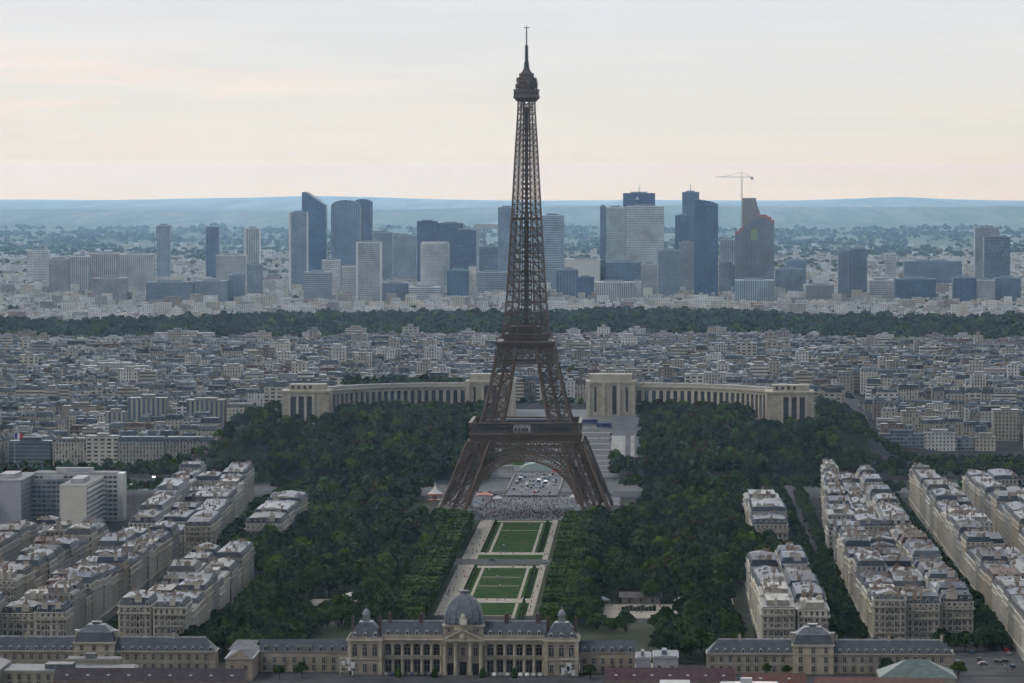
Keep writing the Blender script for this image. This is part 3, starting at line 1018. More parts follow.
# ------------------------------------------------------------------ the military school palace in front
Zg = 3.06
sch = thing("military_school_palace", "long stone military school palace with a big grey four sided dome, columns and pediment", "palace", (0, -906, Zg))
for s in (-1, 1):       # rear body of the two galleries
    b = MB()
    x0, x1 = sorted((s * 9.2, s * 36))
    b.box(x0, x1, 3.0, 16, 0, 13.6, STONE_W)
    b.box(x0, x1, 0.2, 16, 13.6, 15.3, STONE_W)                 # entablature
    b.box(x0, x1, -0.4, 16, 15.3, 15.7, (0.46, 0.42, 0.34))     # cornice
    b.box(x0, x1, 1.2, 15, 15.7, 17.6, STONE_W)                 # attic
    b.box(x0, x1, 0.4, 3.0, 6.9, 7.7, (0.44, 0.40, 0.32), bottom=True)   # first floor slab
    b.box(x0, x1, -0.2, 3.0, 0, 0.5, STONE_W)
    b.build("gallery_wall", MAT["stone"], sch)
for s in (-1, 1):
    bal = MB()
    x0, x1 = sorted((s * 9.3, s * 35.9))
    bal.box(x0, x1, -0.15, 0.1, 8.4, 8.65, (0.46, 0.42, 0.34))
    for x in np.arange(x0 + 0.3, x1, 0.6):
        bal.box(x - 0.1, x + 0.1, -0.1, 0.08, 7.7, 8.4, (0.46, 0.42, 0.34))
    bal.build("balustrade", MAT["stone"], sch)
    for k in range(7):
        x = s * (9.8 + k * 4.3)
        for z0, z1 in ((0.5, 6.9), (7.7, 13.6)):
            c = MB()
            c.box(x - 0.75, x + 0.75, -0.1, 1.5, z0, z0 + 0.5, STONE_W)
            c.tube([(x, 0.7, z0 + 0.5), (x, 0.7, z1 - 0.5)], [0.62, 0.54], 10, (0.44, 0.40, 0.32))
            c.box(x - 0.8, x + 0.8, -0.1, 1.5, z1 - 0.5, z1, STONE_W)
            c.build("column", MAT["stone"], sch)
    for k in range(6):
        x = s * (11.95 + k * 4.3)
        link("window", W_BAY, sch, (x, 2.97, 0.9))
        link("window", W_BAYA, sch, (x, 2.97, 7.9))
    for k in range(3):
        x = s * 43.5 + (k - 1) * 4.4
        link("window", W_TALL, sch, (x, -2.23, 1.2))
        link("window", W_ARCH, sch, (x, -2.23, 8.4))
    # end pavilion with its hipped slate roof and lantern
    p = MB()
    x0, x1 = s * 43.5 - 7.6, s * 43.5 + 7.6
    p.box(x0, x1, -2.2, 18, 0, 15.0, STONE_W)
    p.box(x0 - 0.2, x1 + 0.2, -2.5, 18.2, 6.9, 7.4, (0.45, 0.41, 0.33))
    p.box(x0 - 0.6, x1 + 0.6, -2.8, 18.6, 15.0, 15.8, (0.46, 0.42, 0.34))
    p.box(x0, x1, -2.2, 18, 15.8, 16.8, STONE_W)
    for x in (x0 + 0.8, x1 - 0.8):
        p.box(x - 0.8, x + 0.8, -2.6, -2.1, 0, 15, (0.43, 0.39, 0.31))
    p.build("end_pavilion_wall", MAT["stone"], sch)
    r = MB()
    r.frustum(x0 + 0.4, x1 - 0.4, -1.8, 17.6, 16.8, 22.8, 4.2, 5.5, SLATE, 0, (0.2, 0.21, 0.23))
    rf = r.build("pavilion_roof", MAT["slate"], sch)
    l_ = MB()
    xm = s * 43.5
    l_.box(xm - 1.5, xm + 1.5, 6.5, 9.5, 22.8, 25.6, (0.34, 0.34, 0.33))
    l_.lathe([(2.0, 25.6), (2.0, 25.9), (1.7, 27.0), (0.9, 28.0), (0.15, 28.6), (0.1, 30)], 8, xm, 8, (0.42, 0.44, 0.47))
    l_.build("lantern", MAT["zinc"], rf)
    for k in (-4.6, 0, 4.6):
        link("dormer", D_ROUND, rf, (xm + k, -2.0, 16.9))
    for dx in (-6.0, 6.0):
        link("chimney", chimney_mesh(2.5, 5.5, 1.3, (0.10, 0.065, 0.055), True, 3), rf, (xm + dx, 9, 18.8))
    r = MB()
    x0, x1 = sorted((s * 9.0, s * 36.6))
    r.gable(x0, x1, 1.6, 14.8, 17.6, 23.0, SLATE, SLATE, 0, 0, along="x")
    r.box(x0, x1, 7.9, 8.5, 22.8, 23.3, (0.3, 0.31, 0.33))
    rf = r.build("gallery_roof", MAT["slate"], sch)
    for k in range(6):
        link("dormer", D_ROUND, rf, (s * (12 + k * 4.3), 1.7, 17.5))
    for x in (19, 33):
        link("chimney", chimney_mesh(1.8, 3.5, 2.0, (0.10, 0.065, 0.055), True, 5), rf, (s * x, 8, 22.5))
# middle pavilion
b = MB()
b.box(-9.2, 9.2, -1.5, 17, 0, 16.0, STONE_W)
b.box(-9.6, 9.6, -2.2, 17, 14.4, 15.8, (0.44, 0.40, 0.32))
b.box(-9.0, 9.0, 1.5, 17, 16.0, 21.2, STONE_W)
b.box(-9.5, 9.5, 1.0, 17.5, 21.2, 22.0, (0.46, 0.42, 0.34))
b.box(-4.2, 4.2, 0.6, 1.4, 19.5, 22.6, (0.46, 0.42, 0.34))
b.build("middle_pavilion_wall", MAT["stone"], sch)
b = MB()
for q in range(2):
    y = -3.4 if q == 0 else -2.2
b.face([(-8.6, -3.2, 15.8), (8.6, -3.2, 15.8), (0, -3.2, 19.9)], (0.40, 0.36, 0.28))
b.face([(8.6, 1.4, 15.8), (-8.6, 1.4, 15.8), (0, 1.4, 19.9)], (0.40, 0.36, 0.28))
b.face([(-9.2, -3.6, 15.8), (0, -3.6, 20.3), (0, 1.4, 20.3), (-9.2, 1.4, 15.8)], (0.3, 0.3, 0.29))
b.face([(9.2, 1.4, 15.8), (0, 1.4, 20.3), (0, -3.6, 20.3), (9.2, -3.6, 15.8)], (0.3, 0.3, 0.29))
b.beam((-9.2, -3.5, 15.9), (0, -3.5, 20.3), 0.7, (0.48, 0.44, 0.36))
b.beam((9.2, -3.5, 15.9), (0, -3.5, 20.3), 0.7, (0.48, 0.44, 0.36))
b.beam((-9.2, -3.3, 15.6), (9.2, -3.3, 15.6), 0.8, (0.48, 0.44, 0.36))
b.lathe([(1.3, 16.6), (1.3, 18.4)], 8, 0, -3.1, (0.45, 0.41, 0.33))
b.build("pediment", MAT["stone"], sch)
for x in (-7.9, -3.3, 3.3, 7.9):
    c = MB()
    c.box(x - 0.95, x + 0.95, -3.6, -1.7, 0, 1.6, STONE_W)
    c.tube([(x, -2.65, 1.6), (x, -2.65, 13.4)], [0.8, 0.68], 12, (0.44, 0.40, 0.32))
    c.box(x - 1.0, x + 1.0, -3.6, -1.7, 13.4, 14.4, STONE_W)
    c.build("column", MAT["stone"], sch)
for x in (-5.6, 0, 5.6):
    d = MB()
    d.box(x - 1.5, x + 1.5, -1.56, -1.4, 0.1, 6.0 if x == 0 else 5.2, (0.6, 0.6, 0.6))
    d.build("door", MAT["glass"], sch)
    link("window", W_TALL, sch, (x, -1.53, 8.6))
for x in (-6.3, 6.3):
    link("window", W_SMALL, sch, (x, 1.47, 18.9))
b = MB()
prof = [(8.6, 22.0), (8.8, 23.0), (8.65, 25.2), (8.1, 27.6), (7.1, 30.0), (5.7, 32.0), (4.1, 33.5), (2.8, 34.2)]
b.lathe(prof, 24, 0, 9, (0.135, 0.15, 0.175), 0, 4.0)
dome = b.build("dome", MAT["slate"], sch)
b = MB()
for k in range(4):                                   # pale lead ribs along the corners of the four sided dome
    t = math.pi / 4 + k * math.pi / 2
    for (r0, z0), (r1, z1) in zip(prof, prof[1:]):
        f = 1.19 * 1.0
        for dt in (-0.09, 0.09):
            b.beam((r0 * f * math.cos(t + dt), 9 + r0 * f * math.sin(t + dt), z0), (r1 * f * math.cos(t + dt), 9 + r1 * f * math.sin(t + dt), z1), 0.5, (0.33, 0.36, 0.40))
for x in (-3.6, 3.6):
    for (r0, z0), (r1, z1) in zip(prof, prof[1:]):
        k0, k1 = r0 / 8.7, r1 / 8.7
        b.beam((x * k0, 9 - r0 * 1.0, z0), (x * k1, 9 - r1 * 1.0, z1), 0.45, (0.30, 0.33, 0.37))
b.build("rib", MAT["zinc"], dome)
b = MB()
b.lathe([(3.0, 34.0), (3.0, 34.5), (2.1, 34.7), (2.0, 35.9), (2.4, 36.1), (2.4, 36.5), (1.0, 36.9)], 8, 0, 9, (0.34, 0.35, 0.36), 0, 4.0, rot=0)
b.build("lantern", MAT["zinc"], dome)
b = MB()
b.box(-1.8, 1.8, -1.6, 0.8, 22.0, 25.2, (0.46, 0.43, 0.36))
b.lathe([(1.3, 25.2), (1.0, 26.4), (0.4, 27.2)], 8, 0, -0.4, (0.46, 0.43, 0.36))
b.build("clock_face_surround", MAT["stone"], sch)
b = MB()
b.lathe([(1.35, 0), (1.35, 0.1)], 16, 0, 0, (0.7, 0.68, 0.62))
cf = b.build("clock_face", MAT["paint"], sch, (0, -1.62, 23.6))
cf.rotation_euler = (math.pi / 2, 0, 0)


def low_wing(name, label, x0, x1, y0, y1, wall_h, roof_h, pav, cat="building", c=STONE_W, z=Zg):
    """two storey wing with slate roof, dormers, cross walls and a square domed pavilion"""
    t = thing(name, label, cat, ((x0 + x1) / 2, y0, z))
    cx = (x0 + x1) / 2
    b = MB()
    b.box(x0 - cx, x1 - cx, 0, y1 - y0, 0, wall_h, c)
    b.box(x0 - cx - 0.4, x1 - cx + 0.4, -0.5, y1 - y0 + 0.5, wall_h, wall_h + 0.5, (0.45, 0.41, 0.33))
    b.box(x0 - cx - 0.1, x1 - cx + 0.1, -0.15, 0.0, 4.2, 4.6, (0.45, 0.41, 0.33))
    b.build("wall", MAT["stone"], t)
    r = MB()
    r.gable(x0 - cx, x1 - cx, 0, y1 - y0, wall_h + 0.5, wall_h + roof_h, SLATE, SLATE, along="x", hip=5)
    r.box(x0 - cx + 5, x1 - cx - 5, (y1 - y0) / 2 - 0.4, (y1 - y0) / 2 + 0.4, wall_h + roof_h - 0.3, wall_h + roof_h + 0.25, (0.32, 0.33, 0.35))
    rf = r.build("roof", MAT["slate"], t)
    w = []
    x = x0 - cx + 2.4
    while x < x1 - cx - 1.5:
        if not pav or abs(x + cx - pav) > 9.6:
            w.append(x)
        x += 3.9
    windows(t, W_MID, w, -0.03, (1.0,))
    windows(t, W_MID, w, -0.03, (5.3,))
    for x in w[::1]:
        link("dormer", D_ROUND, rf, (x + 1.9, 0.6, wall_h + 0.7), sc=0.9)
    for x in w[3::6]:
        link("chimney", chimney_mesh(1.6, 1.8, 1.2, (0.42, 0.38, 0.31), True, int(x * 7) % 9), rf, (x + 0.5, (y1 - y0) / 2, wall_h + roof_h))
    if pav:
        px = pav - cx
        p = MB()
        p.box(px - 9, px + 9, -1.5, y1 - y0 + 1.5, 0, 12.4, (0.43, 0.385, 0.30))
        p.box(px - 9.5, px + 9.5, -2.0, y1 - y0 + 2, 12.4, 13.1, (0.47, 0.43, 0.35))
        p.box(px - 9.2, px + 9.2, -1.7, 0, 8.6, 9.0, (0.47, 0.43, 0.35))
        pv = p.build("pavilion_wall", MAT["stone"], t)
        windows(t, W_MID, [px - 5.6, px, px + 5.6], -1.53, (1.2, 5.3, 9.4))
        q = MB()
        d = y1 - y0
        q.frustum(px - 8.9, px + 8.9, -1.4, d + 1.4, 13.1, 17.5, 1.5, 1.5, SLATE)
        q.frustum(px - 7.4, px + 7.4, 0.1, d - 0.1, 17.52, 20.4, 3.6, 3.6, (0.13, 0.14, 0.16), 0, (0.2, 0.21, 0.23))
        q.box(px - 7.6, px + 7.6, -0.1, d + 0.1, 17.3, 17.6, (0.3, 0.31, 0.33))
        pr_ = q.build("pavilion_roof", MAT["slate"], t)
        q = MB()
        q.box(px - 1.6, px + 1.6, d / 2 - 1.6, d / 2 + 1.6, 20.4, 21.2, (0.4, 0.4, 0.4))
        q.box(px - 2.2, px + 2.2, d / 2 - 2.2, d / 2 + 2.2, 21.2, 21.6, (0.46, 0.47, 0.48))
        q.build("lantern", MAT["zinc"], pr_)
        for dx in (-8.6, 8.6):
            q = MB()
            q.box(px + dx - 0.9, px + dx + 0.9, d / 2 - 1.5, d / 2 + 1.5, 12, 17.2, (0.42, 0.38, 0.31))
            q.box(px + dx - 1.1, px + dx + 1.1, d / 2 - 1.7, d / 2 + 1.7, 17.2, 17.8, (0.5, 0.5, 0.5))
            q.build("chimney", MAT["stone"], pr_)
    return t


low_wing("barracks_wing", "long slate roofed school wing with square pavilion at the photo's left edge", -258, -111, -898, -884, 8.6, 6.0, -165)
low_wing("barracks_wing", "long slate roofed school wing with square pavilion below the right hand blocks", 108, 217, -898, -884, 8.6, 6.0, 155)


def simple_house(name, label, x0, x1, y0, y1, z0, z1, kind, wc, rc, rh=5.0, mat="slate", cat="building", along="x", skyl=0, hip=0.0, win=True, dorm=0, facade_mat=None):
    t = thing(name, label, cat, ((x0 + x1) / 2, (y0 + y1) / 2, z0))
    hx, hy, h = (x1 - x0) / 2, (y1 - y0) / 2, z1 - z0
    b = MB()
    b.box(-hx, hx, -hy, hy, 0, h, wc)
    b.box(-hx - 0.25, hx + 0.25, -hy - 0.25, hy + 0.25, h, h + 0.35, tuple(min(0.7, v * 1.25) for v in wc))
    b.build("wall", MAT[facade_mat or "stone"], t)
    r = MB()
    if kind == "gable":
        r.gable(-hx - 0.3, hx + 0.3, -hy - 0.3, hy + 0.3, h + 0.36, h + rh, rc, wc, 0, 1, along=along, hip=hip)
    elif kind == "flat":
        r.box(-hx + 0.3, hx - 0.3, -hy + 0.3, hy - 0.3, h + 0.36, h + 0.7, rc)
        r.box(-hx * 0.3, hx * 0.1, -hy * 0.4, hy * 0.4, h + 0.7, h + 2.6, tuple(v * 1.2 for v in rc))
    else:
        r.frustum(-hx, hx, -hy, hy, h + 0.36, h + rh, min(hx, 4), min(hy * 0.95, 6), rc)
    rf = r.build("roof", [MAT[mat], MAT["stone"]], t)
    for k in range(skyl):
        s_ = MB()
        x = -hx + (2 * hx) * (k + 0.6) / (skyl + 0.2)
        s_.box(x - 0.6, x + 0.6, -hy * 0.62, -hy * 0.48, h + 0.36 + rh * 0.25, h + 0.6 + rh * 0.42, (0.6, 0.62, 0.65))
        s_.build("skylight", MAT["paint"], rf)
    for k in range(dorm):
        link("dormer", D_STONE, rf, (-hx + 2 * hx * (k + 0.5) / dorm, -hy + 0.4, h + 0.5))
    if win:
        n = max(2, int(2 * hx / 4))
        windows(t, W_MID, [-hx + 2 * hx * (k + 0.5) / n for k in range(n)], -hy - 0.03, [z for z in np.arange(0.9, h - 2.6, 3.4)])
    return t


simple_house("school_annex", "slate roofed annex with dormers joined to the left end of the domed palace", -91, -51.5, -899, -886, Zg, Zg + 9, "gable", STONE_W, SLATE, 5.0, dorm=8, hip=0)
t = simple_house("school_annex", "narrow annex running towards the viewer with a white edged ribbed slate roof", -103, -91.3, -930, -886, Zg, Zg + 9.0, "gable", (0.36, 0.30, 0.24), SLATE, 4.2, along="y")
b = MB()
for k in range(11):
    y = -20 + k * 3.6
    b.box(-5.0, 5.4, y - 0.25, y + 0.25, 13.3, 13.6, (0.5, 0.51, 0.53))
for (x0, x1, y0, y1) in ((-6.1, 6.1, -22.4, -21.8), (-6.4, -5.8, -22, 22), (5.8, 6.4, -22, 22)):
    b.box(x0, x1, y0, y1, 9.4, 9.8, (0.6, 0.61, 0.62))
b.build("roof_ribs", MAT["zinc"], t)
simple_house("school_annex", "stone annex with five dormers joined to the right end of the domed palace", 51.5, 76, -899, -886, Zg, Zg + 9, "gable", (0.34, 0.29, 0.225), SLATE, 5.0, dorm=6)
simple_house("modern_annex", "pale grey shed roofed annex with vertical ribs beside the tree", 76.5, 83, -925, -902, Zg, Zg + 9.5, "flat", (0.30, 0.31, 0.33), (0.20, 0.22, 0.25), mat="zinc", win=False)
simple_house("modern_annex", "white framed glass roofed annex in front of the palace's right side", 84, 95, -925, -900, Zg, Zg + 10, "flat", (0.33, 0.34, 0.36), (0.19, 0.22, 0.25), mat="zinc", win=True)
simple_house("stable_block", "low cream building with a wide grey flat roof before the left wing", -199, -140, -965, -940, Zg, Zg + 7.5, "flat", (0.36, 0.33, 0.27), (0.17, 0.18, 0.185), mat="zinc")
simple_house("stable_block", "small cream block set on the grey flat roofed range before the left wing", -172, -149, -938, -928, Zg, Zg + 9.5, "flat", (0.36, 0.335, 0.28), (0.2, 0.205, 0.21), mat="zinc")
simple_house("stable_block", "grey gabled building with a bare pale side wall in the bottom left corner", -225, -196, -1000, -940, Zg, Zg + 9.0, "gable", (0.36, 0.34, 0.31), (0.13, 0.13, 0.14), 5.0, along="y")
simple_house("riding_hall", "long dark maroon slate roof with little white skylights at the bottom edge", -168, -88, -1003, -985, Zg, Zg + 8.2, "gable", (0.26, 0.21, 0.18), (0.055, 0.045, 0.055), 4.8, skyl=9)
simple_house("riding_hall", "dark maroon tiled roof with small skylights right of the domed palace", 64, 118, -1003, -985, Zg, Zg + 9.0, "gable", (0.26, 0.20, 0.18), (0.075, 0.045, 0.05), 5.0, skyl=7)
simple_house("riding_hall", "red brick gabled roof in front of the right school wing", 122, 148, -1000, -982, Zg, Zg + 8.0, "gable", (0.24, 0.08, 0.06), (0.10, 0.04, 0.035), 3.6, skyl=2)
simple_house("riding_hall", "low red roof running under the green copper hip at the bottom right", 152, 205, -1006, -990, Zg, Zg + 8.2, "gable", (0.22, 0.09, 0.07), (0.10, 0.04, 0.033), 2.5, skyl=0)
simple_house("hipped_hall", "broad hall under a pale green copper hipped roof at the bottom right", 180, 212, -982, -955, Zg, Zg + 8.4, "gable", (0.33, 0.3, 0.25), (0.22, 0.29, 0.265), 6.5, mat="zinc", hip=12)
simple_house("site_shed", "white flat roofed shed between the dark roofs at the bottom edge", 112, 136, -1012, -1004.5, Zg, Zg + 9.0, "flat", (0.4, 0.4, 0.4), (0.42, 0.43, 0.44), mat="paint", win=False)
simple_house("site_shed", "small white shed roof at the bottom edge right of centre", 87, 99, -1014, -1004.5, Zg, Zg + 9.0, "gable", (0.5, 0.5, 0.5), (0.6, 0.6, 0.6), 1.8, mat="paint", win=False)
for x, y, lab in ((-50.5, -914, "scaffolding hung with pale sheets at the palace's left corner"), (47, -912.5, "scaffolding hung with white sheets before the palace's right pavilion")):
    t = thing("scaffold", lab, "scaffold", (x, y, Zg))
    f = MB()
    for dx in (-3.5, -1.2, 1.2, 3.5):
        for dy in (-1.0, 1.0):
            f.beam((dx, dy, 0), (dx, dy, 9), 0.12, (0.5, 0.5, 0.52))
    for z in (2, 4, 6, 8):
        f.box(-3.5, 3.5, -1, 1, z, z + 0.12, (0.4, 0.35, 0.28), bottom=True)
    f.build("frame", MAT["paint"], t)
    r = random.Random(x)
    for k in range(6):
        s_ = MB()
        x0, z0 = r.uniform(-3.4, 1.5), r.uniform(0.5, 6)
        s_.box(x0, x0 + r.uniform(1, 2.2), -1.14, -1.08, z0, z0 + r.uniform(1.5, 3), (0.6, 0.63, 0.66))
        s_.build("sheet", MAT["cloth"], t)

# ------------------------------------------------------------------ the palace on the hill behind the tower
PAL = (0.40, 0.36, 0.29)


def chaillot(s, label):
    t = thing("curved_palace_wing", label, "palace", ((52 if s > 0 else -44), 540, 33))
    ox, oy, oz = s * 52, 540, 33.0
    # head pavilion beside the gap
    b = MB()
    hx = 19.5
    b.box(-hx, hx, -2, 24, 0, 27.5, PAL)
    b.box(-hx - 0.6, hx + 0.6, -2.8, 24.6, 27.5, 29.2, (0.45, 0.41, 0.335))
    b.box(-hx + 3, hx - 3, 2, 22, 29.2, 34.5, (0.40, 0.375, 0.32))
    for x in (-hx + 1.5, -6.2, 6.2, hx - 1.5):
        b.box(x - 1.2, x + 1.2, -2.9, -1.9, 0, 27.4, (0.47, 0.43, 0.355))
    b.build("head_pavilion_wall", MAT["stone"], t)
    for x in (-3.4, 3.4) if s < 0 else (2.6,):
        w = MB()
        w.box(x - 1.7, x + 1.7, -2.16, -2.02, 3, 25.5)
        w.build("window", MAT["glass"], t)
    for x in (-12.5, 12.5):
        w = MB()
        w.box(x - 0.9, x + 0.9, -2.16, -2.02, 5, 24.5)
        w.build("window", MAT["glass"], t)
    # the curved gallery
    cx, cy, R = s * 66 - ox, 540 - oy - 122 + 8, 122.0
    cx = s * 71.5 - ox
    n = 26
    t0, t1 = math.radians(90), math.radians(90 - 78)
    pts = []
    for k in range(n + 1):
        a = t0 + (t1 - t0) * k / n
        pts.append((cx + s * R * math.cos(a) * 0.92, cy + R * math.sin(a) * 1.0))
    b, c, rf = MB(), MB(), MB()
    H = 25.0
    for k in range(n):
        p, q = pts[k], pts[k + 1]
        a, e = (p, q) if s > 0 else (q, p)
        # the glazed wall behind, the base and the entablature
        dx, dy = e[0] - a[0], e[1] - a[1]
        L = math.hypot(dx, dy)
        nx_, ny_ = dy / L, -dx / L                   # outward (towards the river)
        off = lambda pt, d_: (pt[0] + nx_ * d_, pt[1] + ny_ * d_)
        b.wallq(off(a, 1.2), off(e, 1.2), 0, 3.5, PAL)
        b.wallq(off(a, 1.2), off(e, 1.2), 21.5, H, PAL)
        b.face([(*off(a, 1.2), 3.5), (*off(e, 1.2), 3.5), (*e, 3.5), (*a, 3.5)], PAL)
        b.face([(*a, 21.5), (*e, 21.5), (*off(e, 1.2), 21.5), (*off(a, 1.2), 21.5)], PAL)
        b.wallq(off(a, 1.9), off(e, 1.9), H - 1.2, H, (0.45, 0.41, 0.335))
        b.wallq(off(e, -12), off(a, -12), 0, H, PAL)
        rf.face([(*off(a, 1.9), H), (*off(e, 1.9), H), (*off(e, -12), H), (*off(a, -12), H)], (0.34, 0.34, 0.33))
        rf.wallq(off(a, -3), off(e, -3), H, H + 2.2, (0.38, 0.36, 0.31))
        rf.face([(*off(a, -3), H + 2.2), (*off(e, -3), H + 2.2), (*off(e, -11), H + 2.2), (*off(a, -11), H + 2.2)], (0.34, 0.34, 0.34))
        c.wallq(a, e, 3.5, 21.5, (1.3, 1.3, 1.3))
        pl = MB()
        m_ = p
        ang = math.atan2(ny_, nx_)
        w2 = 1.25
        tx, ty = dx / L, dy / L
        poly = [off((m_[0] - tx * w2, m_[1] - ty * w2), 1.15), (m_[0] - tx * w2, m_[1] - ty * w2), (m_[0] + tx * w2, m_[1] + ty * w2), off((m_[0] + tx * w2, m_[1] + ty * w2), 1.15)]
        area = sum(poly[i][0] * poly[(i + 1) % 4][1] - poly[(i + 1) % 4][0] * poly[i][1] for i in range(4))
        if area < 0: poly = poly[::-1]
        pl.prism(poly, 3.5, 21.5, (0.47, 0.43, 0.355))
        pl.build("pillar", MAT["stone"], t)
    b.build("gallery_wall", MAT["stone"], t)
    c.build("glazing", MAT["glass"], t)
    rf.build("gallery_roof", MAT["stone"], t)
    # end pavilion towards the river
    ex, ey = pts[-1]
    e = MB()
    x0, x1 = (ex - 9, ex + 27) if s > 0 else (ex - 27, ex + 9)
    y0, y1 = ey - 24, ey + 8
    zb = -1
    e.box(x0, x1, y0, y1, zb - 12, 25.5, PAL)
    e.box(x0 - 0.6, x1 + 0.6, y0 - 0.6, y1 + 0.6, 25.5, 27.0, (0.45, 0.41, 0.335))
    e.box(x0 + 5, x1 - 3, y0 + 7, y1 - 4, 27.0, 31.5, (0.36, 0.34, 0.29))
    ew = e.build("end_pavilion_wall", MAT["stone"], t)
    xm = (x0 + x1) / 2 + s * 3
    for k in range(4):
        w = MB()
        x = xm + (k - 1.5) * 6.2
        if k < 3:
            w.box(x + 3.1 - 2.0, x + 3.1 + 2.0, y0 - 0.12, y0 - 0.02, -2, 22.5)
            w.build("window", MAT["glass"], t)
        pl = MB()
        pl.box(x - 1.0, x + 1.0, y0 - 0.9, y0 - 0.02, -4, 24.5, (0.47, 0.43, 0.355))
        pl.build("pillar", MAT["stone"], t)
    for k in range(4):
        w = MB()
        x = x0 + 8 + k * 4.5
        w.box(x - 1, x + 1, y0 + 6.9, y0 + 6.97, 28, 30.6)
        w.build("window", MAT["glass"], ew)
    return t


chaillot(-1, "pale curved palace wing with tall pillars on the hill left of the tower")
chaillot(1, "pale curved palace wing with tall pillars on the hill right of the tower")
b = MB()
t = thing("terrace_wall", "pale stone terrace wall stepping down from the palace forecourt", "wall", (30, 530, 0))
b.box(3, 55, -14, -8, 10, 34, (0.40, 0.37, 0.32))
b.box(-66, -33, -14, -8, 10, 34, (0.40, 0.37, 0.32))
b.build("wall", MAT["stone"], t)
b = MB()
b.box(22, 42, -14.3, -14.02, 25.5, 31)
b.build("opening", MAT["glass"], t)
# ------------------------------------------------------------------ stone apartment blocks on both sides of the park
ORD = ["first", "second", "third", "fourth", "fifth", "sixth", "seventh", "eighth", "ninth", "tenth", "eleventh", "twelfth", "thirteenth",
       "fourteenth", "fifteenth", "sixteenth", "seventeenth", "eighteenth", "nineteenth", "twentieth"]


def ordinal(k):
    if k < 20: return ORD[k]
    tens = {2: "twent", 3: "thirt", 4: "fort", 5: "fift", 6: "sixt", 7: "sevent"}
    a, b_ = divmod(k + 1, 10)
    return tens[a] + "ieth" if b_ == 0 else tens[a] + "y-" + ORD[b_ - 1]


CH = [chimney_mesh(L, h, 0.9, c, True, i) for i, (L, h, c) in enumerate(
    [(4.5, 2.0, (0.40, 0.365, 0.30)), (6.0, 2.6, (0.34, 0.31, 0.265)), (3.0, 1.6, (0.44, 0.41, 0.35)), (5.0, 3.2, (0.29, 0.23, 0.185)), (7.0, 2.2, (0.37, 0.345, 0.29))])]
CHX = [chimney_mesh(L, h, 0.9, c, True, 20 + i) for i, (L, h, c) in enumerate(
    [(3.6, 1.7, (0.50, 0.465, 0.40)), (5.0, 1.9, (0.44, 0.41, 0.36)), (2.6, 2.4, (0.30, 0.235, 0.195))])]
D_SL = dormer_mesh(1.3, 1.8, 2.0, (0.45, 0.43, 0.38), (0.22, 0.235, 0.26))


def box_mesh(name, w, d, h, c, m):
    b = MB()
    b.box(-w / 2, w / 2, -d / 2, d / 2, 0, h, c)
    return b.mesh(name, [MAT[m]])


LIFT = [box_mesh("lift_house", 3.5, 3, 2.6, (0.40, 0.385, 0.35), "stone"), box_mesh("lift_house", 2.5, 4.5, 2.2, (0.34, 0.345, 0.36), "zinc"), box_mesh("lift_house", 4.5, 2.4, 2.0, (0.32, 0.30, 0.27), "stone")]
SKY_ = [box_mesh("skylight", 2.2, 1.2, 0.5, (0.42, 0.47, 0.52), "paint"), box_mesh("skylight", 1.2, 1.6, 0.6, (0.12, 0.14, 0.17), "paint")]

WALLS = [("cream", (0.55, 0.495, 0.395)), ("pale", (0.60, 0.565, 0.49)), ("grey", (0.40, 0.39, 0.365)), ("ochre", (0.47, 0.40, 0.30)), ("weathered", (0.33, 0.315, 0.285)), ("white", (0.66, 0.64, 0.595))]
ROOFS = [("zinc", (0.26, 0.285, 0.325)), ("pale zinc", (0.40, 0.42, 0.45)), ("dark slate", (0.09, 0.10, 0.125)), ("blue slate", (0.135, 0.16, 0.215)), ("red tile", (0.17, 0.095, 0.075)), ("grey", (0.30, 0.30, 0.295))]
N_APT = 0


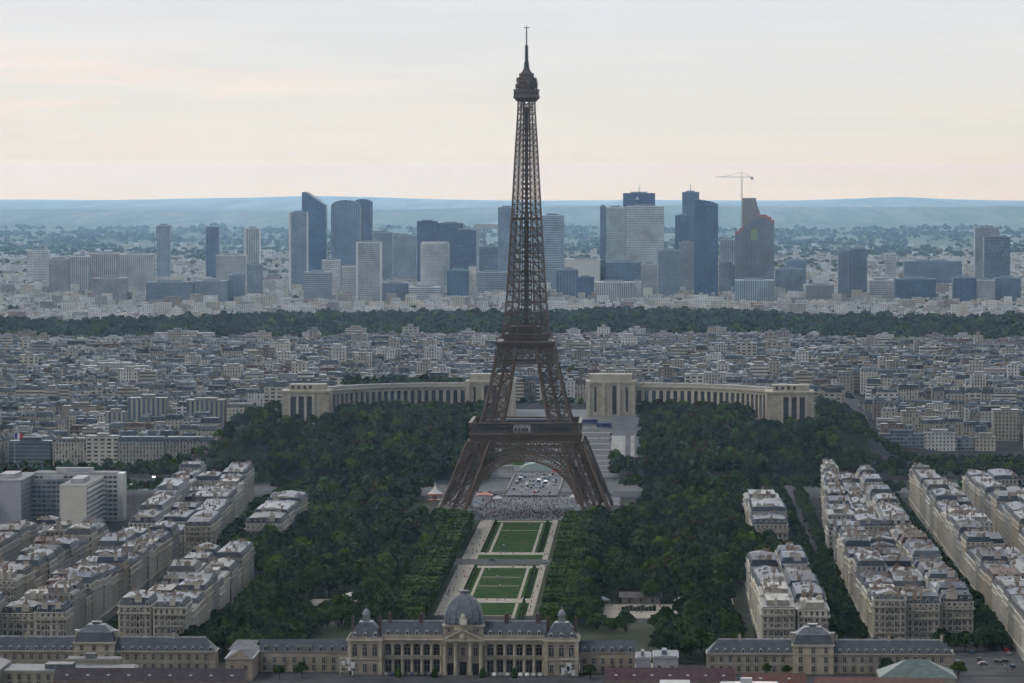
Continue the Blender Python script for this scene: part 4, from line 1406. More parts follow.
def apartment(x0, x1, y0, y1, z, h, place, street, end=False, r=None, group=None, back=None, force=None, flat=None):
    """one apartment house. street: which sides carry dormers ('E', 'W', 'S' ...); end: its south wall shows, with real windows"""
    global N_APT
    N_APT += 1
    r = r or random.Random(N_APT)
    if end and force is None: force = WALLS[r.choice((0, 1, 1))]
    wn_, wc = force or r.choices(WALLS, (5, 4, 3, 1.5, 3, 1.5))[0]
    rn_, rc = r.choices(ROOFS, (5, 1.8, 3.5, 4, 0.8, 1.5))[0]
    j = r.uniform(0.88, 1.1)
    wc = tuple(v * j * 0.84 for v in wc)
    j = r.uniform(0.8, 1.12)
    rc = tuple(v * j for v in rc)
    modern = r.random() < 0.14 if flat is None else flat
    label = f"{wn_} {'flat-topped' if modern else rn_.replace(' ', '-') + '-roofed'} house, {place}"
    t = thing("apartment_building", label, "building", ((x0 + x1) / 2, (y0 + y1) / 2, z), group)
    hx, hy = (x1 - x0) / 2 - 0.02, (y1 - y0) / 2 - 0.02
    b = MB()
    b.box(-hx, hx, -hy, hy, 0, h, wc, 0)
    b.box(-hx - 0.3, hx + 0.3, -hy - 0.3 if end else -hy, hy, h, h + 0.4, tuple(min(0.62, v * 1.2) for v in wc), 1)
    for f in (4.1, h - 3.4):
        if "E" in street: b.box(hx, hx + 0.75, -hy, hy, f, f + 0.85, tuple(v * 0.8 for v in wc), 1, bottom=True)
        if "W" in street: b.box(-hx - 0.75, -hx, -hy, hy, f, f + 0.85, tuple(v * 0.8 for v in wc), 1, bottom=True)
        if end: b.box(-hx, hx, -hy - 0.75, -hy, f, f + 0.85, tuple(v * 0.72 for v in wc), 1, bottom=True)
    # party walls stand bare
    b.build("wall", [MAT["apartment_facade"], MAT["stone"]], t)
    rf_b = MB()
    if modern:
        rf_b.box(-hx + 0.3, hx - 0.3, -hy + 0.3, hy - 0.3, h + 0.42, h + 0.9, (0.33, 0.325, 0.31))
        q = r.uniform(0.45, 0.8)
        rf_b.box(-hx * q, hx * q, -hy * q, hy * q, h + 0.9, h + 3.4, tuple(v * 1.05 for v in wc), 0)
        rt = h + 3.4
    else:
        m1 = r.uniform(2.4, 3.6)
        ix = 1.3 if ("E" in street or "W" in street) else 0.6
        iy = 1.3 if end else 0.05
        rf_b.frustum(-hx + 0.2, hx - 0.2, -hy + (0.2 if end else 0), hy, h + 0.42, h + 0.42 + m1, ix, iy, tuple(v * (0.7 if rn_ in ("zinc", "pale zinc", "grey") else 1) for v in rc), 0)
        zt = h + 0.42 + m1
        rf_b.gable(-hx + 0.2 + ix, hx - 0.2 - ix, -hy + iy + 0.05, hy - iy, zt + 0.01, zt + r.uniform(0.8, 1.9), rc, wc, 0, 1, along=r.choice("xy"))
        rt = zt + 0.4
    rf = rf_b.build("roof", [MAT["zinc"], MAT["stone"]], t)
    n = r.choice((4, 5, 6, 7))
    for k in range(n):
        c = r.choice(CH if r.random() < 0.3 else CHX)
        if c in CH:
            link("chimney", c, rf, (r.uniform(-hx * 0.7, hx * 0.7), r.uniform(-hy * 0.3, hy * 0.3), rt - 0.5), sc=(0.75, 0.6, 0.75))
        else:                                         # stacks on the party walls, broadside to the viewer
            link("chimney", c, rf, (r.uniform(-hx * 0.6, hx * 0.6), r.choice((-1, -1, 1, 0)) * (hy - 0.6) + r.uniform(-0.4, 0.4), rt - 0.4), math.pi / 2, (0.75, r.uniform(0.4, 0.8), 0.75))
    if r.random() < 0.5:
        link("lift_house", r.choice(LIFT), rf, (r.uniform(-hx * 0.5, hx * 0.5), r.uniform(-hy * 0.5, hy * 0.5), rt - 0.6), 0, r.uniform(0.5, 0.9))
    for k in range(r.choice((3, 4, 5, 6))):
        link("skylight", r.choice(SKY_), rf, (r.uniform(-hx * 0.6, hx * 0.6), r.uniform(-hy * 0.7, hy * 0.7), rt + 0.25), r.choice((0, math.pi / 2)), r.uniform(0.5, 0.9))
    if not modern:
        if "E" in street or "W" in street:
            nd = max(2, int(2 * hy / 4.5))
            for k in range(nd):
                y = -hy + 2 * hy * (k + 0.5) / nd
                if "W" in street: link("dormer", D_SL, rf, (-hx + 0.35, y, h + 0.5), -math.pi / 2)
                if "E" in street: link("dormer", D_SL, rf, (hx - 0.35, y, h + 0.5), math.pi / 2)
        if end:
            nd = max(2, int(2 * hx / 3.4))
            for k in range(nd):
                link("dormer", D_SL, rf, (-hx + 2 * hx * (k + 0.5) / nd, -hy + 0.35, h + 0.5))
    if end:
        nw = max(2, int(2 * hx / 2.9))
        for k in range(nw):
            x = -hx + 2 * hx * (k + 0.5) / nw
            fl = 0
            zz = 0.9
            while zz < h - 2.6:
                link("window", W_FLAT, t, (x, -hy - 0.12, zz))
                zz += 3.15
                fl += 1
        for f in range(2, int(h / 3.15)):
            if f % 2 == 0 and r.random() < 0.5:
                b = MB()
                b.box(-hx * 0.9, hx * 0.9, -hy - 0.8, -hy, 0.9 + f * 3.15 - 0.35, 0.9 + f * 3.15 + 0.6, tuple(v * 0.75 for v in wc), bottom=True)
                b.build("balcony", MAT["stone"], t)
    return t


def row(x0, x1, ya, yb, place, street, group, z=None, hm=21.0, hv=3.6, first_end=True, wmin=13, wmax=21, gap=(), skip=0.0, sh=0.0, sh1=None):
    """a terrace of apartment houses from ya (near end) to yb"""
    r = random.Random(hash((round(x0), round(ya))) % 1000 if False else int(abs(x0) * 31 + abs(ya)))
    y, k = ya, 0
    while y < yb - 6:
        w = r.uniform(wmin, wmax)
        if yb - (y + w) < 9: w = yb - y
        if not (k > 1 and r.random() < skip):
            dx = r.uniform(-0.8, 0.8)
            o0, o1 = sh * (y - ya), (sh if sh1 is None else sh1) * (y - ya)
            apartment(x0 + max(0, dx) + o0, x1 + min(0, dx) + o1, y, y + w, ground(x0, y) if z is None else z, hm + r.uniform(-hv, hv),
                      f"{ordinal(k)} from near end {place}", street, first_end and k == 0, r, group)
            k += 1
        y += w
    return k


# right: the long double block between the two avenues
G1 = "apartment houses of the long right hand block"
row(188, 203.6, -781, -362, "of the long right block's park side", "W", G1, wmin=14, wmax=24)
row(203.8, 219.8, -775, -362, "of the long right block's middle", "", G1, hm=17, hv=3.5, skip=0.22, wmin=14, wmax=25)
row(220, 236, -770, -362, "of the long right block's outer side", "E", G1, wmin=14, wmax=24)
G2 = "apartment houses of the farther right hand block"
row(186, 202, -338, 140, "of the farther right block's park side", "W", G2, wmin=26, wmax=43, sh=0.036, sh1=0.024)
row(202.2, 219, -332, 128, "of the farther right block's middle", "", G2, hm=17, hv=3.5, skip=0.22, wmin=29, wmax=49, sh=0.024, sh1=0.012)
row(219.2, 236, -330, 112, "of the farther right block's outer side", "E", G2, wmin=26, wmax=43, sh=0.012, sh1=0.0)
# right: narrow row beside the park, and the tiny block beyond it
G3 = "apartment houses of the narrow row right of the park"
row(134, 149.5, -832, -505, "of the narrow right row's park side", "W", G3, wmin=31, wmax=46)
row(149.7, 165, -830, -500, "of the narrow right row's avenue side", "E", G3, wmin=31, wmax=46)
G4 = "apartment houses of the small block among the trees right of the tower"
row(143, 165, -288, -62, "of the small block right of the tower", "EW", G4, wmin=34, wmax=48, hm=19)
# far right
G5 = "apartment houses at the right edge"
row(252, 267, -940, 100, "of the far right avenue front", "W", G5, wmin=29, wmax=43, sh=0.008)
row(269, 284, -640, 96, "of the far right second row", "E", G5, hm=17, hv=4, skip=0.22, wmin=31, wmax=49)
row(296, 311, -380, 92, "of the far right third row", "W", G5, hm=20, hv=4, wmin=34, wmax=54)
row(312.5, 330, -200, 88, "of the far right outermost row", "", G5, hm=18, hv=4, skip=0.22, wmin=37, wmax=54)

# left: the big blocks
G6 = "apartment houses of the left hand blocks"
row(-205, -190, -814, -352, "of the left avenue front", "E", G6, wmin=19, wmax=29)
row(-221, -205.2, -808, -352, "of the left second row", "", G6, hm=17, hv=3.5, skip=0.22, wmin=20, wmax=31)
row(-246, -231, -700, -352, "of the left third row", "E", G6, hm=20, hv=3.5, wmin=22, wmax=32)
row(-262, -247.5, -640, -352, "of the left fourth row", "", G6, hm=18, hv=3.5, skip=0.22, wmin=22, wmax=35)
row(-289, -272, -540, -352, "of the left fifth row", "E", G6, hm=20, hv=3, wmin=24, wmax=36)
for x0, x1, lab in ((-236, -221.2, "standing at the near left corner"),):
    apartment(x0, x1, -816, -796, 3, 21.5, lab, "", True, random.Random(5), G6)
apartment(-252, -236.2, -812, -790, 3, 22.5, "cut by the photo's left edge below the blocks", "", True, random.Random(9), G6)
G7 = "apartment houses of the farther left hand block"
row(-190, -173.5, -330, 140, "of the farther left block's park side", "E", G7, wmin=29, wmax=43, sh=-0.045)
row(-206, -190.2, -330, 136, "of the farther left block's middle", "", G7, hm=17, hv=3.5, skip=0.22, wmin=31, wmax=49, sh=-0.045)
row(-222, -206.2, -330, 118, "of the farther left block's outer side", "W", G7, wmin=29, wmax=46, sh=-0.045)
row(-262, -247, -330, -235, "of the short left row before the white slabs", "E", G7, hm=12, hv=2, wmin=26, wmax=49)
row(-290, -275, -330, -235, "of the short left row under the white slabs", "E", G7, hm=12, hv=2, wmin=26, wmax=49)
G8 = "apartment houses of the narrow row left of the park"
row(-163, -147.6, -832, -520, "of the narrow left row's avenue side", "W", G8, wmin=26, wmax=38, hm=19.5)
row(-147.4, -132, -832, -500, "of the narrow left row's park side", "E", G8, wmin=26, wmax=38, hm=19.5)
G9 = "villas of the small block among the trees left of the tower"
for k, (y0, y1) in enumerate(((-284, -240), (-238, -196), (-194, -150), (-148, -102))):
    t = apartment(-158, -136, y0, y1, 0, 17 + (k % 2) * 1.5, f"{ordinal(k)} from the near end of the small block left of the tower", "EW", k == 0, random.Random(40 + k), G9)
    if k == 3:
        for x in (-7, 8):
            b = MB()
            b.lathe([(3.2, 17), (3.4, 20), (3.1, 20.4), (3.0, 22), (2.3, 23.8), (1.0, 25), (0.2, 25.6)], 12, x, -14, (0.42, 0.44, 0.45))
            b.build("corner_dome", MAT["zinc"], t)


# the modern slabs on the left
def slab(label, x0, x1, y0, y1, h, wc, sides, end_plain=True, mat="slab_facade"):
    t = thing("office_slab", label, "building", ((x0 + x1) / 2, (y0 + y1) / 2, 0), "modern slabs left of the park")
    hx, hy = (x1 - x0) / 2, (y1 - y0) / 2
    b = MB()
    b.wallq((-hx, -hy), (hx, -hy), 0, h, wc, 1 if end_plain else 0)
    b.wallq((hx, -hy), (hx, hy), 0, h, wc, 1 if "E" in sides else 0)
    b.wallq((hx, hy), (-hx, hy), 0, h, wc, 0)
    b.wallq((-hx, hy), (-hx, -hy), 0, h, wc, 0)
    b.build("wall", [MAT[mat], MAT["paint"]], t)
    r = MB()
    r.box(-hx - 0.2, hx + 0.2, -hy - 0.2, hy + 0.2, h, h + 0.8, tuple(v * 0.95 for v in wc), 0, (0.24, 0.24, 0.25))
    r.box(-hx * 0.5, hx * 0.4, -hy * 0.5, hy * 0.3, h + 0.8, h + 3.5, (0.45, 0.45, 0.46))
    rf = r.build("roof", MAT["stone"], t)
    if "E" in sides:                                  # strips of dark glazing between white balcony bands
        n = int(h / 3.1)
        for k in range(n):
            g = MB()
            g.box(hx + 0.02, hx + 0.12, -hy + 1.0, hy - 1.0, 1.7 + k * 3.1, 3.1 + k * 3.1)
            g.build("window", MAT["glass"], t)
            w = MB()
            w.box(hx + 0.02, hx + 1.2, -hy + 0.6, hy - 0.6, 0.5 + k * 3.1, 1.5 + k * 3.1, (0.6, 0.6, 0.61), bottom=True)
            w.build("balcony", MAT["paint"], t)
    return t


slab("white modern slab with a blank end wall and striped balconies", -289, -272, -148, -66, 29, (0.62, 0.60, 0.54), "E")
slab("grey gridded slab with a narrow white end behind the blank walled one", -318, -264, -62, -46, 31, (0.50, 0.50, 0.50), "", False)
slab("lavender grey slab with a plain end wall at the left edge", -341, -319, -112, -40, 29.5, (0.40, 0.40, 0.45), "")
slab("blue grey gridded office slab linking the two slabs' backs", -318.5, -290, -70, -62.5, 27, (0.26, 0.28, 0.33), "", False)
slab("dark low office block cut by the left edge beside the lavender slab", -366, -342, -120, -50, 27, (0.22, 0.24, 0.29), "", False)
b = MB()
b.box(-2.0, 2.0, -8, 8, 0, 31.2, (0.62, 0.62, 0.6))
tag(b.build("stair_tower", MAT["paint"], None, (-261.8, -54, 0)), "slim white stair tower closing the gridded slab's right end", "building")
print("apartments", N_APT)
# ------------------------------------------------------------------ finding where a thing seen at a bearing stands, at a chosen distance
_yaw, _pit = math.atan(137.0 / FOC), math.atan((341.5 - 180.0) / FOC)
_f = Vector((-math.sin(_yaw) * math.cos(_pit), math.cos(_yaw) * math.cos(_pit), -math.sin(_pit)))
_r = Vector((math.cos(_yaw), math.sin(_yaw), 0))
_u = _r.cross(_f)


def at(px, py, y):
    d = _f * FOC + _r * (px - 512) + _u * (341.5 - py)
    return Vector(CAM) + d * ((y - CAM[1]) / d.y)


# ------------------------------------------------------------------ the quarters beyond the tower
FW, FR = MAT["town_facade"], MAT["zinc"]
FWS = [MAT["town_facade"], MAT["town_balconies"], MAT["town_shuttered"], MAT["town_bays"]]
rt = random.Random(21)
TW = [(0.52, 0.485, 0.415), (0.60, 0.58, 0.54), (0.42, 0.385, 0.325), (0.70, 0.69, 0.67), (0.30, 0.285, 0.265), (0.47, 0.42, 0.34), (0.27, 0.215, 0.185)]
TN = ["beige", "pale grey", "tan", "white", "grey brown", "sandy", "brown"]
TR = [(0.24, 0.28, 0.34), (0.38, 0.41, 0.45), (0.10, 0.115, 0.145), (0.15, 0.18, 0.235), (0.46, 0.46, 0.46), (0.20, 0.13, 0.105)]
TRN = ["grey zinc", "pale zinc", "dark slate", "blue slate", "white flat", "brown tiled"]
taken = []                                            # footprints of the named buildings


def town_geo(w, d, h, wc, rc, r, flat, parts):
    """(wall builder, roof builder) round the origin"""
    b, q = (MB(), MB()) if parts else (None, None)
    return b, q


def town_into(b, q, cx, cy, z, w, d, h, wc, rc, r, flat, wm=0, rm=0):
    x0, x1, y0, y1 = cx - w / 2, cx + w / 2, cy - d / 2, cy + d / 2
    b.wallq((x0, y0), (x1, y0), z, z + h, wc, wm, r.uniform(0, 3))
    b.wallq((x1, y0), (x1, y1), z, z + h, wc, wm)
    b.wallq((x0, y1), (x0, y0), z, z + h, wc, wm)
    b.wallq((x1, y1), (x0, y1), z, z + h, wc, wm)
    if flat:
        q.box(x0 - 0.2, x1 + 0.2, y0 - 0.2, y1 + 0.2, z + h, z + h + 0.8, wc, rm, rc)
        a = r.uniform(0.3, 0.6)
        q.box(cx - w * a / 2, cx + w * a / 2, cy - d * 0.3, cy + d * 0.3, z + h + 0.8, z + h + r.uniform(2, 4), tuple(v * 0.95 for v in wc), rm)
    else:
        m = r.uniform(2.5, 4.5)
        q.frustum(x0, x1, y0, y1, z + h, z + h + m, 1.2, 1.4, tuple(v * 0.75 for v in rc), rm, rc)
        for k in range(r.choice((1, 2, 2, 3))):
            px, py = cx + r.uniform(-0.4, 0.4) * w, cy + r.choice((-0.3, 0, 0.3)) * d
            L = r.uniform(2.0, 5.0)
            q.box(px - L / 2, px + L / 2, py - 0.5, py + 0.5, z + h + m - 2, z + h + m + r.uniform(1.2, 2.6), tuple(v * 0.9 for v in r.choice(TW)), rm)
        for k in range(int(w / 3.6)):
            px = x0 + 2 + k * 3.6
            q.box(px - 0.7, px + 0.7, y0 + 0.1, y0 + 2, z + h, z + h + 2.0, tuple(v * 0.9 for v in wc), rm, rc)
            q.box(px - 0.45, px + 0.45, y0 + 0.05, y0 + 0.12, z + h + 0.3, z + h + 1.7, (0.05, 0.055, 0.06), rm)


def special(label, p0, p1, ytop, Y, depth, wc, mat="town_facade", rc=(0.3, 0.3, 0.31), flat=True, name="town_building", zb=None, seed=1, group=None):
    """a named building: its two visible edges and its top seen at px p0, p1, ytop, its front standing at world Y"""
    a, e, t_ = at(p0, 300, Y), at(p1, 300, Y), at((p0 + p1) / 2, ytop, Y)
    cx, w = (a.x + e.x) / 2, e.x - a.x
    z = ground(cx, Y) if zb is None else zb
    h = t_.z - z - (0.8 if flat else 3)
    o = thing(name, label, "building", (cx, Y, z), group)
    b, q = MB(), MB()
    town_into(b, q, 0, depth / 2, 0, w, depth, h, wc, rc, random.Random(seed), flat)
    b.build("wall", MAT[mat], o)
    q.build("roof", FR, o)
    taken.append((cx - w / 2 - 4, cx + w / 2 + 4, Y - 14, Y + depth + 6))
    return o


W_ = (0.62, 0.61, 0.58)
special("white gridded office slab among the left hand rooftops", 82, 147, 366, 1050, 18, W_, "slab_facade")
special("large white terraced block standing before the far wood on the left", 154, 213, 333, 2050, 22, W_, "slab_facade", seed=3)
special("broad hall with a long dark slate roof among the left rooftops", 58, 112, 389, 880, 25, (0.40, 0.38, 0.34), flat=False, rc=(0.11, 0.125, 0.15), seed=4)
special("wide tan block with a bare windowless wall left of the cream tower", 62, 96, 406, 720, 18, (0.33, 0.29, 0.24), "stone", seed=5)
special("squat cream tower block with vertical windows behind the quay houses", 105, 124, 412, 660, 14, (0.42, 0.38, 0.32), "tower_fins", seed=6)
special("grey stone block with tall vertical bays right of the cream tower block", 128, 166, 398, 690, 20, (0.35, 0.33, 0.29), "tower_fins", seed=7)
special("grey block of tall bays beside the white domed building", 186, 224, 400, 690, 20, (0.34, 0.32, 0.28), "tower_fins", seed=8)
special("pale classical building stepping down to the trees left of the palace", 226, 254, 404, 640, 22, (0.52, 0.49, 0.42), seed=9, flat=False)
special("square cream block high among the left rooftops", 176, 203, 365, 1100, 18, (0.55, 0.52, 0.43), seed=10)
special("brick red fronted house beside the square cream block", 229, 242, 367, 1080, 14, (0.24, 0.11, 0.10), seed=11)
special("lone white cube of flats before the far wood", 302, 320, 333, 2100, 18, W_, seed=12)
special("long low white curved block above the palace's left end", 296, 340, 360, 1180, 16, W_, "tower_stripes", seed=13)
special("pale block with a tall blank side wall above the palace gallery", 350, 372, 376, 780, 16, (0.50, 0.47, 0.42), "stone", seed=14)
special("white stepped block before the wood left of the tower", 358, 384, 338, 1950, 18, W_, seed=15)
special("low white shed roof by the wood just left of the tower", 476, 500, 338, 2000, 30, W_, "paint", seed=16)
special("long white office building with a round end on the right", 770, 808, 354, 1350, 25, W_, "tower_stripes", seed=17)
special("white round end block right of the long white office building", 808, 822, 353, 1352, 22, (0.66, 0.65, 0.62), "paint", seed=18)
special("pale gridded building above the palace's right wing", 866, 890, 364, 1250, 18, (0.52, 0.5, 0.46), seed=19)
special("blue glazed quay building right of the straight avenue", 880, 925, 434, 600, 18, (0.20, 0.235, 0.30), "slab_facade", seed=20)
special("white gridded quay building with dark square windows", 925, 957, 433, 600, 18, (0.62, 0.62, 0.60), "town_facade", seed=21)
special("narrow blue grey quay building between the white and cream ones", 957.5, 975, 438, 602, 16, (0.24, 0.27, 0.31), "slab_facade", seed=22)
special("cream quay building with four dark window bays", 976, 997, 437, 600, 16, (0.50, 0.47, 0.39), "town_facade", seed=23)
special("long terraced white building with dark balconies behind the blue quay building", 878, 958, 419, 680, 20, (0.48, 0.46, 0.42), "tower_stripes", seed=24)
special("blue slate roofed long house behind the cream quay building", 960, 993, 424, 680, 20, (0.40, 0.38, 0.34), flat=False, rc=(0.12, 0.15, 0.2), seed=25)
special("tall grey beige corner building with rows of windows at the right", 994, 1020, 410, 660, 22, (0.36, 0.33, 0.28), "town_facade", seed=26)
special("white framed block at the right edge with reddish vertical bands", 975, 1018, 372, 1000, 18, (0.58, 0.52, 0.49), "tower_fins", seed=27)

special("cream quay house with close rows of windows, left of the gridded cream one", 52, 85, 438, 452, 16, (0.46, 0.42, 0.35), "town_shuttered", flat=False, seed=31)
special("gridded cream quay house with square dark windows before the trees", 85.5, 117, 436, 452, 16, (0.60, 0.57, 0.49), "town_bays", seed=32)
special("grey stone quay terrace with a blue slate roof", 117.5, 164, 438, 452, 16, (0.36, 0.34, 0.30), "apartment_facade", flat=False, rc=(0.16, 0.19, 0.24), seed=33)
special("weathered stone quay terrace ending at the park trees", 164.5, 212, 438, 453, 16, (0.33, 0.31, 0.27), "apartment_facade", flat=False, rc=(0.2, 0.225, 0.26), seed=34)
special("dark blue glazed quay block behind the flag at the left edge", 8, 50, 441, 452, 16, (0.15, 0.17, 0.21), "town_balconies", seed=35)
for q_, (a_, b_, nm) in enumerate(((864, 904, "left third"), (904.5, 958, "middle"), (958.5, 1012, "right end"))):
    special(f"long stone terrace with blue slate mansards above the right quay, {nm}", a_, b_, 401, 790, 14, (0.40, 0.375, 0.325), "apartment_facade", flat=False, rc=(0.13, 0.165, 0.225), seed=40 + q_)

# ordinary houses, row behind row up the hill
town = []
Y = 452.0
while Y < 2060:
    d_ = Y + 2708
    xl, xr = at(-25, 300, Y).x, at(1049, 300, Y).x
    x = xl + rt.uniform(0, 15)
    run = 0
    hill_row = rt.uniform(-2.5, 2.5)
    run_h, run_dy, run_w, run_r, run_flat = rt.uniform(15, 20), 0, 0, 0, False
    lim = 60
    while x < xr:
        w = rt.uniform(8, 19) * (1 + max(0, Y - 1200) / 3500)
        cx = x + w / 2
        x += w
        run += w
        if run > lim:
            x += rt.uniform(7, 15)
            run, lim = 0, rt.uniform(50, 150)
            run_h, run_dy = rt.triangular(12, 22, 18), rt.uniform(-7, 7)
            run_w, run_r = rt.choices(range(7), (4, 4, 3, 2.5, 2.5, 2, 1))[0], rt.choices(range(6), (4, 2.5, 2.5, 3, 0.6, 0.8))[0]
        cy = Y + run_dy + rt.uniform(-1.5, 1.5)
        if Y < 650 and -262 < cx < 250: continue
        if Y < 760 and -215 < cx < 234 and not (Y > 690): continue
        if Y < 590 and cx > 236: continue
        if abs(cx - 2) < 40 and Y < 740: continue
        if abs(cx - 258) < 12 + w / 2 and Y < 960: continue
        if 600 < Y < 740 and -180 < cx < -60: continue
        if Y < 470 and cx < -262 and cx > -255: continue
        if any(a < cx + w / 2 and cx - w / 2 < b_ and c < cy + 14 and cy < e for a, b_, c, e in taken): continue
        h = run_h + rt.uniform(-1.8, 1.8) + hill_row * 0.7
        if Y < 480: h = rt.uniform(20, 23)
        flat = rt.random() < 0.14
        if rt.random() < 0.03: h, flat = rt.uniform(25, 33), True
        wi = rt.choices(range(7), (4, 4, 3, 2.5 + (3 if flat else 0), 2.5, 2, 1))[0]
        ri = rt.choices(range(6), (4, 3, 2, 3, 2, 0.8))[0]
        if rt.random() < 0.6: wi, ri = run_w, run_r
        if flat: ri = rt.choice((0, 1, 4))
        town.append((cy, cx, w, rt.uniform(11, 14), ground(cx, cy) - 1, h, wi, ri, flat))
    Y += rt.uniform(16, 25) * (1 + max(0, Y - 900) / 2600)
town.sort()
counts = {}
N_IND = 275
for k, (cy, cx, w, d, z, h, wi, ri, flat) in enumerate(town[:N_IND]):
    side = "left" if cx < -100 else "right"
    band = int((cy - 440) // 45)
    key = (side, band)
    counts.setdefault(key, []).append((cx, k))
rank = {}
for (side, band), v in counts.items():
    v.sort(reverse=(side == "right"))
    for i, (_x, k) in enumerate(v):
        rank[k] = (side, band, i)
for k, (cy, cx, w, d, z, h, wi, ri, flat) in enumerate(town[:N_IND]):
    side, band, i = rank[k]
    o = thing("town_building", f"{TN[wi]} house, {TRN[ri]} roof, {ordinal(i)} from {side} edge, {ordinal(band)} tier beyond river",
              "building", (cx, cy, z), f"houses beyond the river on the {side}")
    b, q = MB(), MB()
    r = random.Random(k)
    j = r.uniform(0.85, 1.1)
    town_into(b, q, 0, 0, 0, w, d, h, tuple(v * j for v in TW[wi]), tuple(v * (0.7 + 0.5 * (k % 7) / 6) for v in TR[ri]), r, flat)
    b.build("wall", FWS[r.choices(range(4), (4, 2, 3, 2))[0]], o)
    q.build("roof", FR, o)
b = MB()
for k, (cy, cx, w, d, z, h, wi, ri, flat) in enumerate(town[N_IND:]):
    r = random.Random(1000 + k)
    j = r.uniform(0.85, 1.1)
    town_into(b, b, cx, cy, z, w, d, h, tuple(v * j for v in TW[wi]), tuple(v * (0.7 + 0.5 * (k % 7) / 6) for v in TR[ri]), r, flat, r.choices((0, 2, 3, 4), (4, 2, 3, 2))[0], 1)
tag(b.build("distant_city_roofs", [FW, FR] + FWS[1:]), "mass of pale houses and zinc roofs stretching back to the far wood", "city", kind="stuff")
print("town", len(town))

# ------------------------------------------------------------------ the far suburbs: low houses among trees beyond the wood
b = MB()
rs = random.Random(33)
Y = 3050.0
n_sub = 0
while Y < 15500:
    xl, xr = at(-15, 300, Y).x, at(1039, 300, Y).x
    x = xl
    step = 1 + Y / 3000
    while x < xr:
        w = rs.uniform(5, 12) * (1 + max(0, Y - 5000) / 9000)
        x += w * rs.uniform(0.9, 2.4 + max(0, Y - 5000) / 5000)
        if Y < 3560 - max(0, abs(x - 40) - 300) * 0.75 + 120 * math.sin(x / 90): continue
        cy = Y + rs.uniform(-20, 20)
        h = rs.uniform(5, 13)
        if rs.random() < 0.02: h, w = rs.uniform(15, 26), rs.uniform(14, 28)
        if Y > 6500: h *= 0.8
        if rs.random() < smooth(9000, 16000, Y): continue
        if 3900 < Y < 6600 and rs.random() < 0.04: h, w = rs.uniform(13, 26), rs.uniform(12, 30)
        j = rs.uniform(0.75, 1.4)
        wc = tuple(min(0.75, v * j) for v in rs.choices(TW, (3, 4, 1.5, 5, 1.5, 2, 1))[0])
        j2 = rs.uniform(0.8, 1.3)
        z = ground(x, cy)
        d = rs.uniform(10, 16)
        b.box(x - w / 2, x + w / 2, cy, cy + d, z - 1, z + h, wc, 0, tuple(v * j2 for v in rs.choice(TR + [(0.27, 0.18, 0.14)])), 1)
        n_sub += 1
    Y += rs.uniform(15, 26) * step
tag(b.build("far_suburb", [FW, FR]), "hazy suburb of low pale houses reaching to the hills", "suburb", kind="stuff")
print("suburb", n_sub)

# ------------------------------------------------------------------ the office towers on the skyline
GL, GR, FI, ST = "tower_glass", "tower_grid", "tower_fins", "tower_stripes"
NAVY, BLUE, TEAL, PALE, GREY, WHT, BEI, BRN = (0.018, 0.035, 0.13), (0.05, 0.10, 0.20), (0.06, 0.14, 0.20), (0.36, 0.40, 0.42), (0.20, 0.225, 0.26), (0.60, 0.60, 0.58), (0.42, 0.39, 0.35), (0.20, 0.13, 0.12)
LBL = (0.15, 0.21, 0.29)


